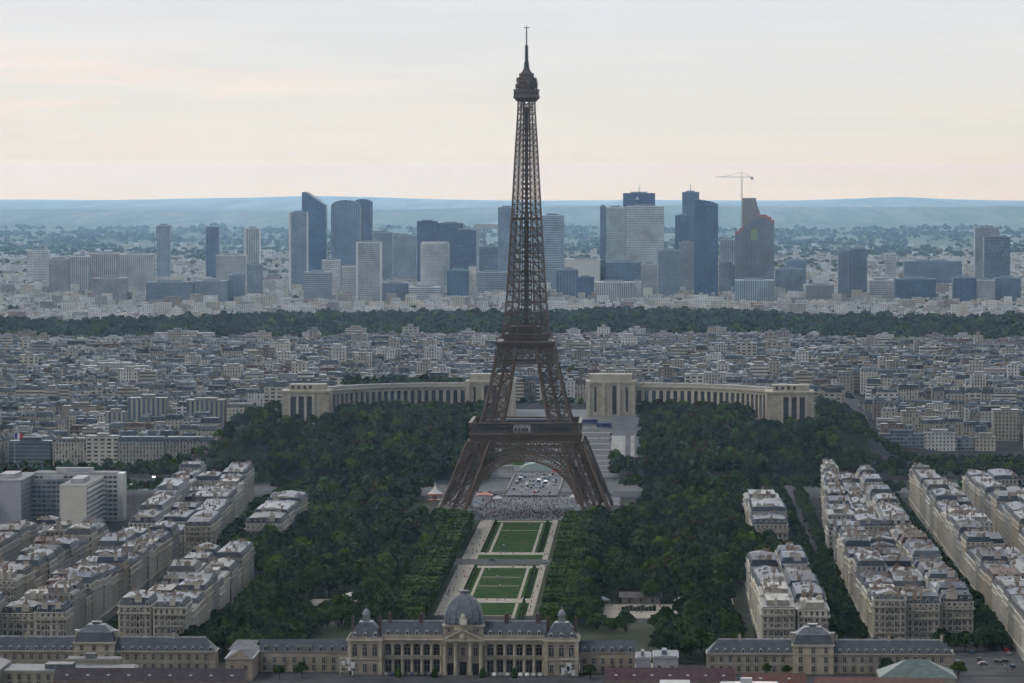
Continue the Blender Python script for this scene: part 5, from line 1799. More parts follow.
def skytower(label, p0, p1, ytop, Y, wc, mat, kind="box", depth=None, side=None, cap=None, zb=-14.0, name="office_tower"):
    a, e = at(p0, 300, Y), at(p1, 300, Y)
    zt = at((p0 + p1) / 2, ytop, Y).z
    cx, w, h = (a.x + e.x) / 2, e.x - a.x, zt - zb
    D = depth or max(16, min(40, w * 0.8))
    o = thing(name, label, "tower", (cx, Y, zb), "office towers on the skyline")
    b, q = MB(), MB()
    hw = w / 2
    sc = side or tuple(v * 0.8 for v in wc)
    if kind == "round":
        n = 20
        poly = []
        for k in range(n):
            t = 2 * math.pi * k / n
            ct, st = math.cos(t), math.sin(t)
            f = (abs(ct) ** 4 + abs(st) ** 4) ** -0.25
            poly.append((hw * f * ct, D / 2 + D / 2 * f * st))
        b.prism(poly, 0, h * 0.97, wc, 0)
        q.prism([(x * 0.93, D / 2 + (y - D / 2) * 0.93) for x, y in poly], h * 0.97, h, tuple(v * 1.1 for v in wc), 0)
    elif kind == "vault":                             # rounded shoulders
        n = 10
        prof = [(-hw, 0)] + [(-hw * math.cos(math.pi * k / n), h - hw * 0.55 + hw * 0.55 * math.sin(math.pi * k / n) ** 0.7) for k in range(n + 1)] + [(hw, 0)]
        b.face([(x, 0, z) for x, z in prof[::-1]][::-1], wc, 0, [(x + hw, z) for x, z in prof])
        b.face([(x, D, z) for x, z in prof[::-1]], sc, 0, [(x + hw, z) for x, z in prof[::-1]])
        for (x0, z0), (x1, z1) in zip(prof, prof[1:]):
            (q if abs(x0) != hw or abs(x1) != hw else b).face([(x0, 0, z0), (x0, D, z0), (x1, D, z1), (x1, 0, z1)], sc, 0, [(0, z0), (D, z0), (D, z1), (0, z1)])
    elif kind == "slant":                             # roof falling from the left edge to the right
        hr = at(p1, ytop + 13, Y).z - zb
        b.face([(-hw, 0, 0), (hw, 0, 0), (hw, 0, hr), (-hw * 0.55, 0, h), (-hw, 0, h)], wc, 0, [(0, 0), (w, 0), (w, hr), (w * 0.2, h), (0, h)])
        b.face([(hw, 0, 0), (hw, D, 0), (hw, D, hr), (hw, 0, hr)], sc, 0, [(0, 0), (D, 0), (D, hr), (0, hr)])
        b.face([(-hw, D, 0), (-hw, 0, 0), (-hw, 0, h), (-hw, D, h)], (0.3, 0.34, 0.4), 0, [(0, 0), (D, 0), (D, h), (0, h)])
        b.face([(hw, D, 0), (-hw, D, 0), (-hw, D, h), (hw, D, hr)], sc, 0)
        q.face([(-hw * 0.55, 0, h), (hw, 0, hr), (hw, D, hr), (-hw * 0.55, D, h)], (0.4, 0.43, 0.47))
        q.face([(-hw, 0, h), (-hw * 0.55, 0, h), (-hw * 0.55, D, h), (-hw, D, h)], (0.4, 0.43, 0.47))
        q.beam((-hw * 0.6, -0.3, h), (hw, -0.3, hr), 3.0, (0.5, 0.53, 0.57))
    else:
        b.wallq((-hw, 0), (hw, 0), 0, h, wc, 0)
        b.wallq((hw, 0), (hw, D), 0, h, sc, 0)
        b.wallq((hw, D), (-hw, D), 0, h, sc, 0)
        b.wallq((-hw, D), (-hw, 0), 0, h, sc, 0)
        q.box(-hw - 0.3, hw + 0.3, -0.3, D + 0.3, h, h + 2.0, cap or tuple(min(0.6, v * 1.2 + 0.03) for v in wc))
        q.box(-hw * 0.55, hw * 0.5, D * 0.25, D * 0.75, h + 2.0, h + 5.0, GREY)
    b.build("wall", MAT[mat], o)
    q.build("roof", MAT["stone"], o)
    if kind == "edged":                               # pale end strips on both corners
        for s_ in (-1, 1):
            f = MB()
            f.box(s_ * hw - 2.0, s_ * hw + 2.0, -0.8, 1.5, 0, h + 1, WHT)
            f.build("corner_pier", MAT["paint"], o)
    return o


far_towers = [
    # label, px0, px1, ytop, Y, colour, facade, kind
    ("pale slab tower far left of the skyscraper cluster", 157, 170, 226, 6700, (0.26, 0.31, 0.35), FI, "box"),
    ("slim dark blue tower standing alone far left", 206, 219, 228, 6700, (0.05, 0.07, 0.14), FI, "box"),
    ("white capped pale tower left of the slanted skyscraper", 245, 260, 229, 6400, (0.44, 0.45, 0.44), FI, "edged"),
    ("broad white block of flats at the far left", 27, 48, 251, 6300, WHT, GR, "box"),
    ("brownish block of flats left of the white pink flats", 49, 68, 260, 5400, (0.30, 0.23, 0.22), GR, "box"),
    ("white block of flats with pink bands, leftmost of its cluster", 70, 89, 257, 5500, (0.50, 0.46, 0.46), FI, "box"),
    ("pale pink block of flats in the middle of its cluster", 90, 117, 254, 5600, (0.44, 0.38, 0.38), FI, "box"),
    ("white block of flats with six bright columns at the cluster's right end", 119, 153, 255, 5400, (0.52, 0.51, 0.47), FI, "box"),
    ("beige grey gridded slab above the far wood on the left", 93, 126, 279, 4700, (0.30, 0.29, 0.30), GR, "box"),
    ("wide blue grey slab above the far wood", 146, 193, 283, 4700, (0.15, 0.185, 0.235), ST, "box"),
    ("second blue grey slab beside the wide one", 195, 227, 282, 4720, (0.20, 0.235, 0.28), GR, "box"),
    ("dark grey striped block ending the row of blue slabs", 229, 244, 276, 4750, (0.13, 0.155, 0.20), FI, "box"),
    ("tall grey block of flats left of the white piered tower's foot", 247, 262, 265, 5000, (0.17, 0.20, 0.24), GR, "box"),
    ("pale low block behind the slim dark blue tower", 216, 246, 256, 6000, (0.45, 0.45, 0.42), GR, "box"),
    ("dark blue tower with one bright white corner beside the slanted one", 290, 307.5, 213, 5600, (0.15, 0.20, 0.29), GR, "box"),
    ("blue glass skyscraper with a slanted top rising to a point", 302, 326, 192, 5900, (0.04, 0.12, 0.27), GL, "slant"),
    ("grey blue tower with rounded shoulders", 331, 360, 200, 5900, (0.15, 0.21, 0.30), FI, "vault"),
    ("dark blue tower with rounded shoulders behind the grey one", 353, 372, 199, 6100, (0.04, 0.06, 0.12), FI, "vault"),
    ("hazy grey slab behind the white edged tower", 360, 392, 233, 6300, (0.20, 0.235, 0.28), GR, "box"),
    ("hazy pale block right of the white edged tower", 384, 416, 236, 6600, (0.22, 0.25, 0.29), GR, "box"),
    ("light grey tower with white edges standing close above the wood", 357, 381, 243, 4800, (0.42, 0.44, 0.45), GR, "edged"),
    ("white low block at the foot of the slanted skyscraper", 322, 340, 261, 5200, WHT, GR, "box"),
    ("cream low block between the white block and the white edged tower", 342, 357, 267, 5100, (0.52, 0.49, 0.43), GR, "box"),
    ("pale glass fronted low building below the slanted skyscraper", 304, 330, 273, 4900, (0.30, 0.35, 0.38), ST, "box"),
    ("blue grey striped block right of the white edged tower", 382, 408, 284, 4780, (0.14, 0.185, 0.24), FI, "box"),
    ("white low office with blue bands above the wood", 409, 440, 288, 4760, (0.46, 0.48, 0.50), ST, "box"),
    ("dark navy tower at the left of the navy group", 417, 437, 222, 6100, NAVY, GL, "box"),
    ("dark navy tower in the middle of the navy group", 437.5, 463, 224, 6150, (0.03, 0.045, 0.10), GL, "box"),
    ("broad dark navy tower nearest the tower's left side", 452, 476, 231, 5700, (0.025, 0.038, 0.095), GL, "box"),
    ("light grey curved tower with pale rounded corners", 420, 449, 242, 5200, (0.52, 0.53, 0.53), GR, "round"),
    ("teal glass block with a white end wall", 447, 468, 271, 4800, (0.06, 0.15, 0.19), GL, "box"),
    ("narrow white blank end beside the teal glass block", 468.5, 476, 268, 4810, (0.58, 0.57, 0.53), "stone", "box"),
    ("dark blue block under the great square arch", 479, 498, 248, 5700, (0.06, 0.085, 0.14), GR, "box"),
    ("grey blue tower just left of the iron tower's shaft", 498, 515, 208, 5700, (0.17, 0.23, 0.32), GR, "box"),
    ("pale blue grey tower just right of the iron tower's shaft", 541, 564, 216, 5700, (0.31, 0.37, 0.43), ST, "box"),
    ("low grey offices left of the iron tower's shaft", 477, 507, 273, 5300, (0.28, 0.31, 0.34), ST, "box"),
    ("low bright white building right of the iron tower's shaft", 565, 606, 260, 5900, (0.64, 0.64, 0.60), "paint", "box"),
    ("grey blue glass block below the low bright white building", 556, 578, 270, 5000, (0.18, 0.23, 0.27), GL, "box"),
    ("dark navy low block left of the white finned block", 577, 594, 278, 4900, (0.04, 0.06, 0.13), GL, "box"),
    ("white low block with close vertical fins", 595, 633, 283, 4780, (0.50, 0.47, 0.45), FI, "box"),
    ("pale end block joined to the white finned block", 633.5, 641, 282, 4790, (0.44, 0.45, 0.46), "stone", "box"),
    ("narrow dark blue flank left of the wide pale gridded tower", 600, 606, 207, 5900, (0.05, 0.075, 0.13), FI, "box"),
    ("wide pale gridded tower, left half with a paler grid", 606.5, 625, 208, 5850, (0.42, 0.48, 0.48), GR, "box"),
    ("wide pale gridded tower, right half with a mosaic of windows", 625.5, 664, 207, 5800, (0.52, 0.56, 0.55), GR, "box"),
    ("dark navy slab top rising behind the wide pale gridded tower", 623, 655, 194, 6200, NAVY, "paint", "box"),
    ("blue glass block at the foot of the wide pale gridded tower", 606, 642, 263, 5200, (0.10, 0.155, 0.20), GL, "box"),
    ("beige grey gridded block left of the grey blue tower block", 641, 657, 265, 5000, (0.30, 0.30, 0.29), GR, "box"),
    ("grey blue tower block at the middle of the right cluster", 658, 680, 251, 5000, (0.16, 0.205, 0.245), GR, "box"),
    ("brownish grey tower behind the grey blue tower block", 679, 694, 243, 5300, (0.22, 0.22, 0.235), GR, "box"),
    ("navy blue tower stepping up to a mast", 682, 699, 193, 6100, (0.045, 0.085, 0.17), FI, "box"),
    ("low navy step left of the masted navy tower", 675, 690, 216, 6000, (0.05, 0.075, 0.15), GL, "box"),
    ("tall dark blue glass tower with a curved top", 694, 718, 205, 5100, (0.02, 0.07, 0.16), GL, "box"),
    ("pale finned flats left of the tower under construction", 720, 735, 240, 6000, (0.32, 0.34, 0.36), FI, "box"),
    ("grey block under the pale finned flats", 719, 732, 262, 5300, (0.20, 0.225, 0.25), GR, "box"),
    ("white and blue low block below the tower under construction", 735, 774, 281, 4800, (0.34, 0.40, 0.45), FI, "box"),
    ("blue glass base of the tower under construction", 733, 773, 265, 5250, (0.10, 0.17, 0.26), GL, "box"),
    ("lighter half of the grey two toned tower at the right", 838, 850.5, 251, 5000, (0.17, 0.195, 0.245), FI, "box"),
    ("darker half of the grey two toned tower at the right", 851, 867, 250, 4990, (0.08, 0.095, 0.14), FI, "box"),
    ("pale grey tower behind the dark tower at the right edge", 975, 999, 228, 5700, (0.26, 0.275, 0.30), GR, "box"),
    ("dark navy gridded tower near the right edge", 984, 1010, 238, 5500, (0.05, 0.07, 0.12), GR, "box"),
    ("long low dark teal glass block right of the two toned tower", 895, 936, 280, 4900, (0.05, 0.10, 0.14), GL, "box"),
    ("dark navy square block near the right edge", 953, 976, 279, 4880, (0.04, 0.06, 0.12), GL, "box"),
    ("white grey gridded block between two blue ones at the right", 976.5, 994.5, 281, 4880, (0.36, 0.37, 0.37), GR, "box"),
    ("blue striped block at the right edge", 995, 1021, 279, 4900, (0.10, 0.15, 0.22), FI, "box"),
    ("white low block beside the two toned tower", 869, 894, 281, 5050, (0.50, 0.49, 0.46), GR, "box"),
    ("small white tower block left of the long blue low roof", 885, 896, 254, 6300, (0.48, 0.48, 0.46), GR, "box"),
    ("long blue grey low hall far right", 904, 962, 262, 6100, (0.13, 0.19, 0.27), ST, "box"),
    ("dark low block beside the blue glass base", 775, 803, 270, 5400, (0.13, 0.155, 0.19), GR, "box"),
    ("hazy blue low hall behind the dark low block", 786, 806, 261, 6000, (0.12, 0.18, 0.25), ST, "box"),
    ("brown stained low block left of the two toned tower", 806, 834, 286, 4900, (0.22, 0.20, 0.19), GR, "box"),
]
for k, (lab, p0, p1, yt, Y, c, m, kd) in enumerate(far_towers):
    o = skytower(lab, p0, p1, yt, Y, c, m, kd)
    if "one bright white corner" in lab:
        hw = (at(p1, 300, Y).x - at(p0, 300, Y).x) / 2
        h = at(p0, yt, Y).z + 14
        for x in (-hw, hw):
            f = MB(); f.box(x - 2.4 if x < 0 else x - 1.4, x + 2.4 if x < 0 else x + 1.4, -0.9, 2, 0, h + 2, WHT); f.build("corner_pier", MAT["paint"], o)
    if "stepping up to a mast" in lab or "slab top" in lab:
        h = at(p0, yt, Y).z + 14
        f = MB(); f.tube([(0, 12, h), (0, 12, h + 20)], [0.9, 0.5], 6, (0.3, 0.3, 0.34)); f.build("mast", MAT["dark_metal"], o)
    if "masted" not in lab and "slab top" in lab:
        h = at(p0, yt, Y).z + 14
        f = MB(); f.face([(-8, -0.4, h - 12), (0, -0.4, h - 12), (-4, -0.4, h - 4)], (0.5, 0.5, 0.55)); f.build("emblem", MAT["paint"], o)
    if "curved top" in lab:
        hw = (at(p1, 300, Y).x - at(p0, 300, Y).x) / 2
        h = at(p0, yt, Y).z + 14
        f = MB()
        n = 10
        for i in range(n):
            f.box(-hw + 2 * hw * i / n, -hw + 2 * hw * (i + 1) / n, 1, 20, h, h + 2 + 9 * math.cos(math.pi / 2 * (i + 0.5) / n) ** 0.8, (0.035, 0.07, 0.14))
        f.build("crest", MAT["tower_glass"], o)

# the tower under construction with its sloping red rimmed top
a, e = at(735, 300, 5200), at(774, 300, 5200)
hw = (e.x - a.x) / 2
o = thing("unfinished_tower", "grey tower under construction with a sloping red rimmed top and a green panel", "tower", ((a.x + e.x) / 2, 5200, -14), "office towers on the skyline")
zl, zr = at(735, 233, 5200).z + 14, at(770, 214, 5200).z + 14
prof_ = [(735, 233), (739, 230), (743, 228), (747, 225), (751, 221), (755, 218), (759, 215.5), (763, 215), (767, 216), (771, 219), (774, 222)]
lx = [(at(p, 300, 5200).x - o.location.x, at(p, q, 5200).z + 14) for p, q in prof_]
b, red = MB(), MB()
for i, ((x0, h0), (x1, h1)) in enumerate(zip(lx, lx[1:])):
    h = (h0 + h1) / 2
    b.wallq((x0, 0), (x1, 0), 0, h, (0.195, 0.19, 0.205), 0, x0)
    b.wallq((x1, 30), (x0, 30), 0, h, (0.22, 0.18, 0.18), 0)
    b.face([(x0, 0, h), (x1, 0, h), (x1, 30, h), (x0, 30, h)], (0.2, 0.17, 0.17), 1)
    b.wallq((x1, 0), (x1, 30), 0, h, (0.22, 0.18, 0.18), 0)
    b.wallq((x0, 30), (x0, 0), 0, h, (0.22, 0.18, 0.18), 0)
    if i in (0, 1, 6, 7, 8, 9):
        red.box(x0, x1, -1.0, 6, h - 5, h + 1.5, (0.36, 0.09, 0.085))
b.build("wall", [MAT["tower_fins"], MAT["stone"]], o)
red.build("red_rim", MAT["paint"], o)
b = MB()
x0, x1 = at(751, 300, 5200).x - o.location.x, at(757, 300, 5200).x - o.location.x
b.box(x0, x1, -1.0, -0.2, at(751, 240, 5200).z + 14, at(751, 229, 5200).z + 14, (0.24, 0.32, 0.12))
b.build("green_panel", MAT["cloth"], o)
b = MB()
x0, x1 = at(742.5, 300, 5200).x - o.location.x, at(756, 300, 5200).x - o.location.x
zc = at(742, 198, 5200).z + 14
b.box(x0, x1, 8, 24, zl - 5, zc, (0.25, 0.22, 0.21))
for i in range(5):
    b.box(x1 - 1, x1 + 2 + i * 2.5, 10 + i * 0.3, 22 - i * 0.3, zl, zc - 8 - i * 8, (0.24, 0.20, 0.19))
b.build("lift_core", MAT["stone"], o)
# crane
cr = thing("tower_crane", "thin dark tower crane rising over the tower under construction", "crane", (at(741.5, 300, 5190).x, 5190, -14))
zt = at(741, 177, 5190).z + 14
b = MB()
for dx, dy in ((-1.1, -1.1), (1.1, -1.1), (1.1, 1.1), (-1.1, 1.1)):
    b.beam((dx, dy, 0), (dx, dy, zt), 0.45, (0.16, 0.14, 0.11))
z = 0.0
while z < zt - 5:
    b.beam((-1.1, -1.1, z), (1.1, -1.1, z + 5), 0.4, (0.16, 0.14, 0.11)); b.beam((1.1, 1.1, z), (-1.1, 1.1, z + 5), 0.4, (0.16, 0.14, 0.11))
    z += 5
b.build("mast", MAT["paint"], cr)
b = MB()
jl, jr = at(715, 300, 5190).x - cr.location.x, at(753, 300, 5190).x - cr.location.x
b.beam((jl, 0, zt), (jr, 0, zt), 1.0, (0.16, 0.14, 0.11))
b.beam((0, 0, zt), (0, 0, zt + 9), 0.8, (0.16, 0.14, 0.11))
b.beam((0, 0, zt + 9), (jl * 0.7, 0, zt + 0.6), 0.5, (0.16, 0.14, 0.11))
b.beam((0, 0, zt + 9), (jr * 0.8, 0, zt + 0.6), 0.5, (0.16, 0.14, 0.11))
b.build("jib", MAT["paint"], cr)
b = MB()
b.box(jr - 5, jr, -1.5, 1.5, zt - 5, zt - 0.6, (0.3, 0.29, 0.28))
b.build("counterweight", MAT["stone"], cr)
# the great square arch, partly behind the iron tower
ga = thing("great_square_arch", "hazy pale square arch seen behind the iron tower's left side", "arch", (at(492, 300, 6500).x, 6500, -14), "office towers on the skyline")
x0, x1 = at(475, 300, 6500).x - ga.location.x, at(510, 300, 6500).x - ga.location.x
h0, h1 = at(480, 229, 6500).z + 14, at(480, 224, 6500).z + 14
b = MB(); b.box(x0, x1, 0, 60, h0, h1, (0.42, 0.44, 0.45), bottom=True); b.build("lintel", MAT["stone"], ga)
for q_ in (x0, x1 - 8):
    b = MB(); b.box(q_, q_ + 8, 0, 60, 0, h0, (0.40, 0.42, 0.44)); b.build("pier", MAT["tower_grid"], ga)
b = MB(); b.box(x0 + 17, x0 + 23, 10, 20, 0, h0, (0.3, 0.33, 0.36)); b.build("lift_shaft", MAT["stone"], ga)
# ------------------------------------------------------------------ trees: leaf clumps spread through a lobed crown on a forked trunk
PL, CL, WL, BK = MAT["park_leaves"], MAT["clipped_leaves"], MAT["wood_leaves"], MAT["bark"]


def crown_arrays(seed, n, rad=5.2, height=8.5, base=3.0, lobes=7, leaf=(0.7, 1.5), box=None):
    """(V, Q, C): random leaf clump quads on and inside a cloud of lobes"""
    g = np.random.default_rng(seed)
    if box is None:
        c = []
        for k in range(lobes):
            a = 2.4 * k + g.uniform(0, 0.8)
            rr = rad * 0.62 * math.sqrt((k + 0.1) / lobes)
            c.append((rr * math.cos(a), rr * math.sin(a), base + height * (0.70 - 0.40 * (rr / (rad * 0.62)) ** 1.5 + g.uniform(-0.06, 0.06)), rad * g.uniform(0.40, 0.56)))
        c = np.array(c)
        pick = g.integers(0, lobes, n)
        d = g.normal(size=(n, 3))
        d /= np.linalg.norm(d, axis=1)[:, None]
        d[:, 2] = np.abs(d[:, 2]) * 0.95 - 0.25 * (g.random(n) < 0.35)
        P = c[pick, :3] + d * (c[pick, 3] * g.uniform(0.72, 1.08, n))[:, None] * np.array([1, 1, 0.85])
    else:
        bx, by, bz0, bz1 = box
        P = np.stack([g.uniform(-bx, bx, n), g.uniform(-by, by, n), g.uniform(bz0, bz1, n)], 1)
        f = g.integers(0, 5, n)
        P[f <= 1, 2] = bz1 + g.normal(0, 0.25, (f <= 1).sum())
        P[f == 2, 1] = -by
        P[f == 3, 0] = bx * np.sign(P[f == 3, 0])
        d = np.zeros((n, 3))
        d[f <= 1, 2] = 1; d[f == 2, 1] = -1; d[f == 3, 0] = np.sign(P[f == 3, 0]); d[f == 4, 2] = 1
    nrm = d + g.normal(0, 0.33, (n, 3))
    nrm /= np.linalg.norm(nrm, axis=1)[:, None]
    t = np.cross(nrm, g.normal(size=(n, 3)))
    t /= np.linalg.norm(t, axis=1)[:, None]
    b_ = np.cross(nrm, t)
    s = g.uniform(leaf[0], leaf[1], n)[:, None]
    s2 = s * g.uniform(0.55, 0.95, (n, 1))
    V = np.stack([P - t * s, P - b_ * s2, P + t * s, P + b_ * s2], 1).reshape(-1, 3)
    Q = np.arange(n * 4).reshape(n, 4)
    sh = g.uniform(0.5, 1.5, n)[:, None] ** 1.2
    C = np.concatenate([sh * g.uniform(0.9, 1.15, (n, 1)), sh, sh * g.uniform(0.8, 1.1, (n, 1))], 1)
    return V, Q, C


def trunk_mesh(seed, h, r0):
    g = random.Random(seed)
    b = MB()
    b.tube([(0, 0, 0), (g.uniform(-.2, .2), g.uniform(-.2, .2), h * 0.45), (g.uniform(-.4, .4), g.uniform(-.4, .4), h)], [r0, r0 * 0.75, r0 * 0.3], 6)
    for k in range(4):
        a = k * 1.57 + g.uniform(0, 0.8)
        b.tube([(0, 0, h * 0.4), (math.cos(a) * 1.4, math.sin(a) * 1.4, h * 0.75), (math.cos(a) * 2.8, math.sin(a) * 2.8, h * 1.05)], [r0 * 0.5, r0 * 0.35, r0 * 0.12], 5)
    return b.mesh("trunk", [BK])


CROWNS, RAW = [], []
for k in range(8):
    rad = [5.2, 5.8, 4.8, 5.5, 6.0, 5.0, 5.4, 4.6][k]
    hgt = [8.5, 9.0, 9.5, 8.0, 8.5, 10.0, 9.0, 8.5][k]
    V, Q, C = crown_arrays(100 + k, 520, rad, hgt, 2.6, 7 + k % 3, (0.55, 1.3))
    CROWNS.append(np_mesh("crown", V, Q, C, PL))
    RAW.append(crown_arrays(200 + k, 210, rad, hgt, 2.6, 6 + k % 3, (0.8, 1.6)))
TRUNKS = [trunk_mesh(k, 6.5, 0.42) for k in range(3)]
V, Q, C = crown_arrays(300, 460, box=(4.4, 4.6, 3.2, 10.6), leaf=(0.5, 1.1))
CLIP = [np_mesh("crown", V, Q, C, CL)]
V, Q, C = crown_arrays(301, 460, box=(4.4, 4.6, 3.2, 10.2), leaf=(0.5, 1.1))
CLIP.append(np_mesh("crown", V, Q, C, CL))
rtree = random.Random(77)


def tree(name, label, x, y, z, s, group, crown=None):
    t = thing(name, label, "tree", (x, y, z), group)
    rz = rtree.uniform(0, 6.28) if crown is None else 0
    link("trunk", TRUNKS[rtree.randrange(3)], t, sc=s)
    link("crown", crown or CROWNS[rtree.randrange(8)], t, (0, 0, 0), rz, (s * rtree.uniform(0.92, 1.1), s * rtree.uniform(0.92, 1.1), s * rtree.uniform(0.9, 1.15)))
    return t


def mass(name, label, spots, mat, kinds=None, cat="trees"):
    """the rest of a wood: every tree's crown in one object"""
    Vs, Qs, Cs = [], [], []
    n = 0
    g = np.random.default_rng(len(spots))
    for (x, y, z, s, tone) in spots:
        V, Q, C = RAW[rtree.randrange(8)] if kinds is None else kinds[rtree.randrange(len(kinds))]
        a = rtree.uniform(0, 6.28)
        ca, sa = math.cos(a), math.sin(a)
        W = np.stack([(V[:, 0] * ca - V[:, 1] * sa) * s + x, (V[:, 0] * sa + V[:, 1] * ca) * s + y, V[:, 2] * s * rtree.uniform(0.9, 1.15) + z], 1)
        Vs.append(W); Qs.append(Q + n); Cs.append(C * np.array(tone))
        n += len(V)
    me = np_mesh(name, np.concatenate(Vs), np.concatenate(Qs), np.concatenate(Cs), mat)
    return tag(link(name, me), label, cat, kind="stuff")


def tone():
    k = rtree.random()
    if k < 0.66:
        j = rtree.uniform(0.45, 1.35)
        return (j, j, j * 0.95)
    if k < 0.84: return (1.5, 1.55, 1.0)
    if k < 0.91: return (1.7, 1.05, 0.8)
    return (2.3, 2.1, 0.8)


holes = [(-98, -64, -700, -552), (54, 100, -722, -572), (121.5, 127.5, -690, -500), (-160, -134, -292, -98), (141, 168, -294, -58), (-131, 133, -360, -318)]
blocks = [(-167, -128, -840, -490), (129, 169, -840, -496), (181, 240, -790, 145), (-300, -178, -830, 145)]


def in_any(x, y, rs_, m=0.0):
    return any(a - m < x < b_ + m and c - m < y < e + m for a, b_, c, e in rs_)


# the wood on both sides of the lawns
park = []
y = -712.0
while y < 150:
    for side in (-1, 1):
        x = 51.0 if y < -60 else 66.0
        lim = 131 if y < -496 else 166
        while x < lim:
            px, py = side * x + rtree.uniform(-2.6, 2.6), y + rtree.uniform(-2.6, 2.6)
            x += rtree.uniform(9.5, 14)
            if in_any(px, py, holes) or in_any(px, py, blocks, 4): continue
            if abs(px) < 78 and py > -105: continue
            park.append((py, px, rtree.uniform(0.85, 1.5)))
    y += 10.8
park.sort()
for y0 in np.arange(-850, -714, 9.5):
    for x0, x1 in ((-127, -78), (90, 122)):
        x = x0
        while x < x1:
            park.append((y0 + rtree.uniform(-2.5, 2.5), x + rtree.uniform(-2.5, 2.5), rtree.uniform(0.8, 1.25)))
            x += rtree.uniform(8.5, 12)
# trees before and beside the school
for x, y, s in ((57, -722, 1.1), (64, -728, 1.0), (71, -733, 1.15), (86, -730, 1.1), (94, -736, 1.2), (101, -728, 1.1), (108, -735, 1.15), (114, -727, 1.0), (120, -737, 0.9),
                (-70, -716, 1.2), (-62, -722, 1.0), (-78, -722, 0.9), (-104, -712, 1.1), (-112, -720, 1.1), (-120, -714, 1.2), (-128, -722, 1.0), (-116, -735, 1.0), (-108, -742, 0.9)):
    park.append((y, x, s))
park.sort()
N_PARK = 300
zone_n = {}
for k, (y, x, s) in enumerate(park[:N_PARK]):
    side = "left" if x < 0 else "right"
    far = "beside palace parade ground" if y < -700 else "near the sandy clearing" if y < -600 else "behind the sandy clearing"
    at_ = "close to lawns" if abs(x) < 75 else "deep in wood" if abs(x) < 105 else "by apartments"
    tree("broadleaf_tree", f"dark broadleaf tree {far}, {at_}, {side} side", x, y, ground(x, y), s, f"wood trees {side} of the lawns, {far}, {at_}")
mass("park_woodland", "dense dark green wood on both sides of the lawns and the tower's feet", [(x, y, 0, s * 1.02, tone()) for (y, x, s) in park[N_PARK:]], WL)

# clipped flat topped rows along the lawns
rows_ = []
for side in (-1, 1):
    for cx in (33.0, 42.2):
        for k in range(72):
            y = -690 + k * 9.0
            if -362 < y < -316 or y > -112: continue
            rows_.append((y, side * cx if side > 0 else -cx - 1.0, side, cx))
for (y, x, side, cx) in rows_:
    sd = "left" if side < 0 else "right"
    half = "near half, by the domed palace" if y < -360 else "far half, by the tower"
    inner = "inner" if cx < 40 else "outer"
    tree("clipped_tree", f"clipped tree, {inner} row {sd} of lawns, {half}", x, y, 0, 1.0, f"clipped trees {inner} row {sd} {half}", CLIP[rtree.randrange(2)])

# street trees
av = []


def avenue_trees(x0, x1, y0, y1, step, where, zf=None, cols=2, s=(0.7, 0.95)):
    y = y0
    while y < y1:
        for k in range(cols):
            x = x0 + (x1 - x0) * (k + 0.5) / cols
            av.append((y + rtree.uniform(-1.5, 1.5), x + rtree.uniform(-1, 1), rtree.uniform(*s), where))
        y += step


avenue_trees(166, 187, -782, -345, 8.5, "in the dark avenue between the narrow right row and the long block", s=(0.78, 1.0))
avenue_trees(168, 192, -340, 150, 10, "in the avenue beside the farther right block")
avenue_trees(237, 250.5, -800, 150, 8.0, "in the avenue between the two right hand blocks", s=(0.85, 1.05))
avenue_trees(-179, -165, -780, -335, 9, "in the street beside the narrow left row")
avenue_trees(-178, -163, -330, 150, 10, "in the street beside the farther left block")
for x in np.arange(-236, -166, 7.2): av.append((-836 + (x % 3), x, 0.72, "before the left blocks, behind the school wing"))
for x in np.arange(130, 176, 9.0): av.append((-845 + (x % 4), x, 0.6, "before the narrow right row, behind the school wing"))
for x in np.arange(218, 247, 5.5): av.append((-806 - (x % 5), x, 1.0, "at the crossroads before the long right block"))
for x in (188, 196, 205): av.append((-795, x, 0.55, "under the front of the long right block"))
for (x, y, s, w) in ((56.5, -921, 0.62, "before the stone annex right of the palace"), (66, -923, 0.6, "before the stone annex right of the palace"), (-80, -925, 0.62, "before the slate roofed annex left of the palace"), (-70, -924, 0.68, "before the slate roofed annex left of the palace"),
                     (134, -912, 0.55, "before the right school wing"), (143, -913, 0.5, "before the right school wing"), (187, -908, 0.75, "before the right school wing"), (-52, -880, 0.8, "behind the palace's left corner"), (218, -915, 0.8, "beside the road at the bottom right"), (252, -945, 0.9, "beside the road at the bottom right")):
    av.append((y, x, s, w))
for i, (y, x, s, w) in enumerate(sorted(av)[:300]):
    tree("street_tree", f"street tree {w}", x, y, ground(x, y), s, f"street trees {w}")
rest = [(x, y, ground(x, y), s, tone()) for (y, x, s, w) in sorted(av)[300:]]
